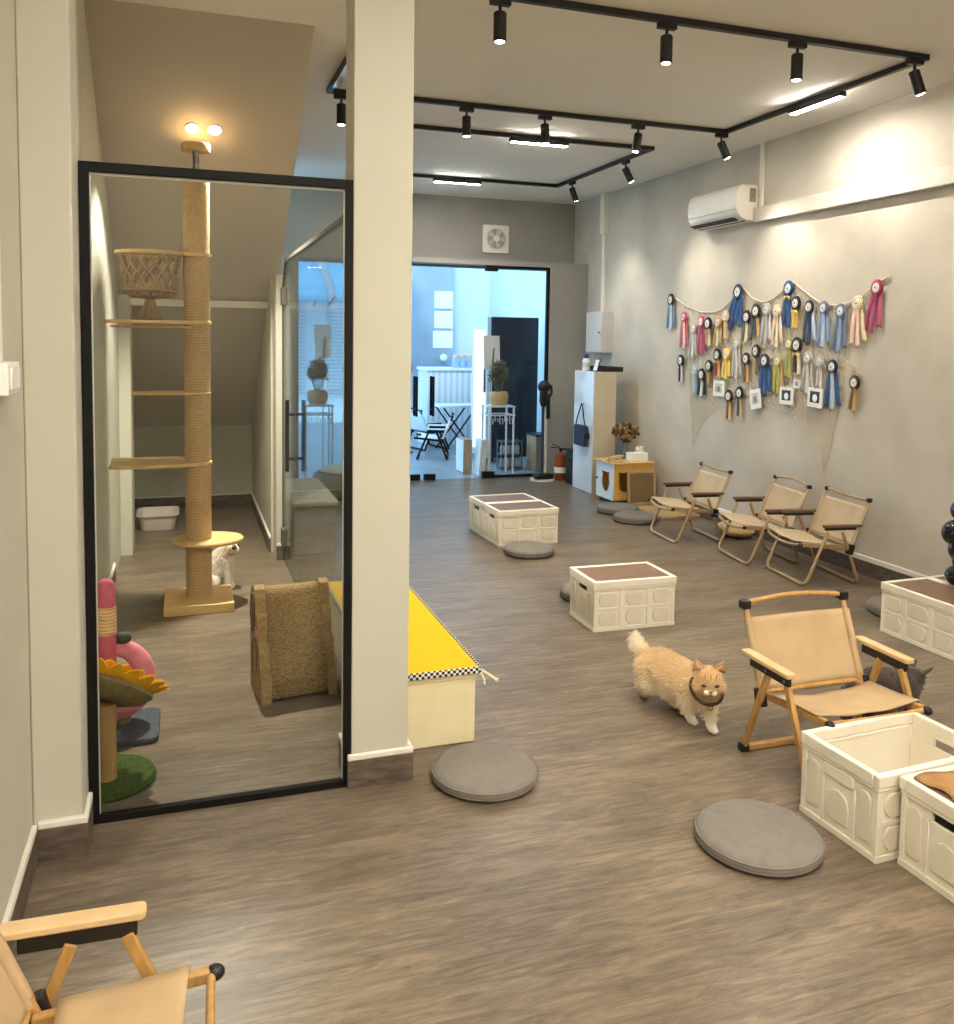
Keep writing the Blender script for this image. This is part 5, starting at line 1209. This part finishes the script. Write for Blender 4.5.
t = thing('terrace_basket', 'low brown cabinet box behind the glass next to the vacuum', 'box', (3.98, 9.62, 0)); B((0, 0, 0), (.5, .3, .42), 'body', 'board', t); B((-.01, -.01, .42), (.51, .31, .44), 'top', 'fridge_black', t); MB().cyl((.12, 0, .2), (.12, -.012, .2), .02).build('knob', 'steel', t)
t = thing('red_lantern', 'red round lantern beyond the glass, half hidden by the white column', 'lantern', (2.85, 11.6, 1.02)); MB().ell((0, 0, .15), (.10, .10, .14)).build('shade', 'red_plastic', t); MB().cyl((0, 0, .02), (0, 0, -1.02), .012).build('pole', 'steel', t); MB().lathe([(0, -1.02), (.12, -1.02), (.12, -1.0), (0, -.99)], 20).build('foot', 'steel', t)
# terrace table and chairs
t = thing('folding_table', 'small folding table on the terrace behind the white chair', 'table', (3.62, 11.75, 0))
B((-.30, -.25, .62), (.30, .25, .645), 'top', 'frost', t)
for s in (-1, 1):
    l = MB(); l.tube([(-.24, s*.22, .62), (.22, s*.22, .0)], .012, 6); l.tube([(.24, s*.22, .62), (-.22, s*.22, .0)], .012, 6); l.build('crossed_legs', 'black', t)
oc = make_chair('white slung folding chair with dark frame on the terrace beyond the glass doors', 'outdoor', (3.16, 11.05, 0), 1.25, 'white folding chairs on the terrace')
for ch_ in oc.children: pass
dup(oc, (3.22, 11.95, 0), -1.3, 'second white folding chair on the terrace, behind the first one')
# roof edge and fairy lights over the terrace
c = thing('terrace_canopy', 'pale sloping canopy with tiny lights at the top of the entrance view', 'canopy', (1.0, 11.2, 2.62))
cp = MB(); cp.grid([[(x, y, .08+.16*(x/3.0)+.05*math.sin(x*9)*0+.10*y) for x in [-1.5+.3*i for i in range(13)]] for y in (0, .5, 1, 1.5)]); cp.build('sheet', 'shutter', c, solid=.02)
for k in range(40):
    if k % 2 == 0:
        o = MB().ell((-1.3+.085*k, -.02, .04+.16*((-1.3+.085*k)/3)-.06*abs(math.sin(k*.7))), .018, 8, 6).build('fairy_light', 'bulb_on', c)
for x in (-1.4, 2.0): MB().cyl((x, 1.45, .0), (x, 1.45, -2.62), .03).build('post', 'frost', c)

# ------------------------------------------------------------------ daylight and colour
w = bpy.data.worlds.new('sky'); SC.world = w; w.use_nodes = True
bg = w.node_tree.nodes['Background']; bg.inputs[0].default_value = (.36, .70, 1.0, 1); bg.inputs[1].default_value = 2.3
sn = bpy.data.lights.new('sun', 'SUN'); sn.energy = 1.2; sn.color = (.75, .9, 1); sn.angle = .2
so_ = bpy.data.objects.new('sun', sn); COL.objects.link(so_); so_.rotation_euler = (math.radians(48), 0, math.radians(-25))
vs = SC.view_settings; SC.display_settings.display_device = 'sRGB'; vs.view_transform = 'Standard'; vs.look = 'None'; vs.gamma = 1; vs.use_curve_mapping = False; vs.exposure = 0.74
cy = SC.cycles; cy.use_denoising = True; cy.max_bounces = 10; cy.diffuse_bounces = 5; cy.glossy_bounces = 4; cy.transparent_max_bounces = 16; cy.caustics_reflective = False; cy.caustics_refractive = False; cy.sample_clamp_indirect = 6
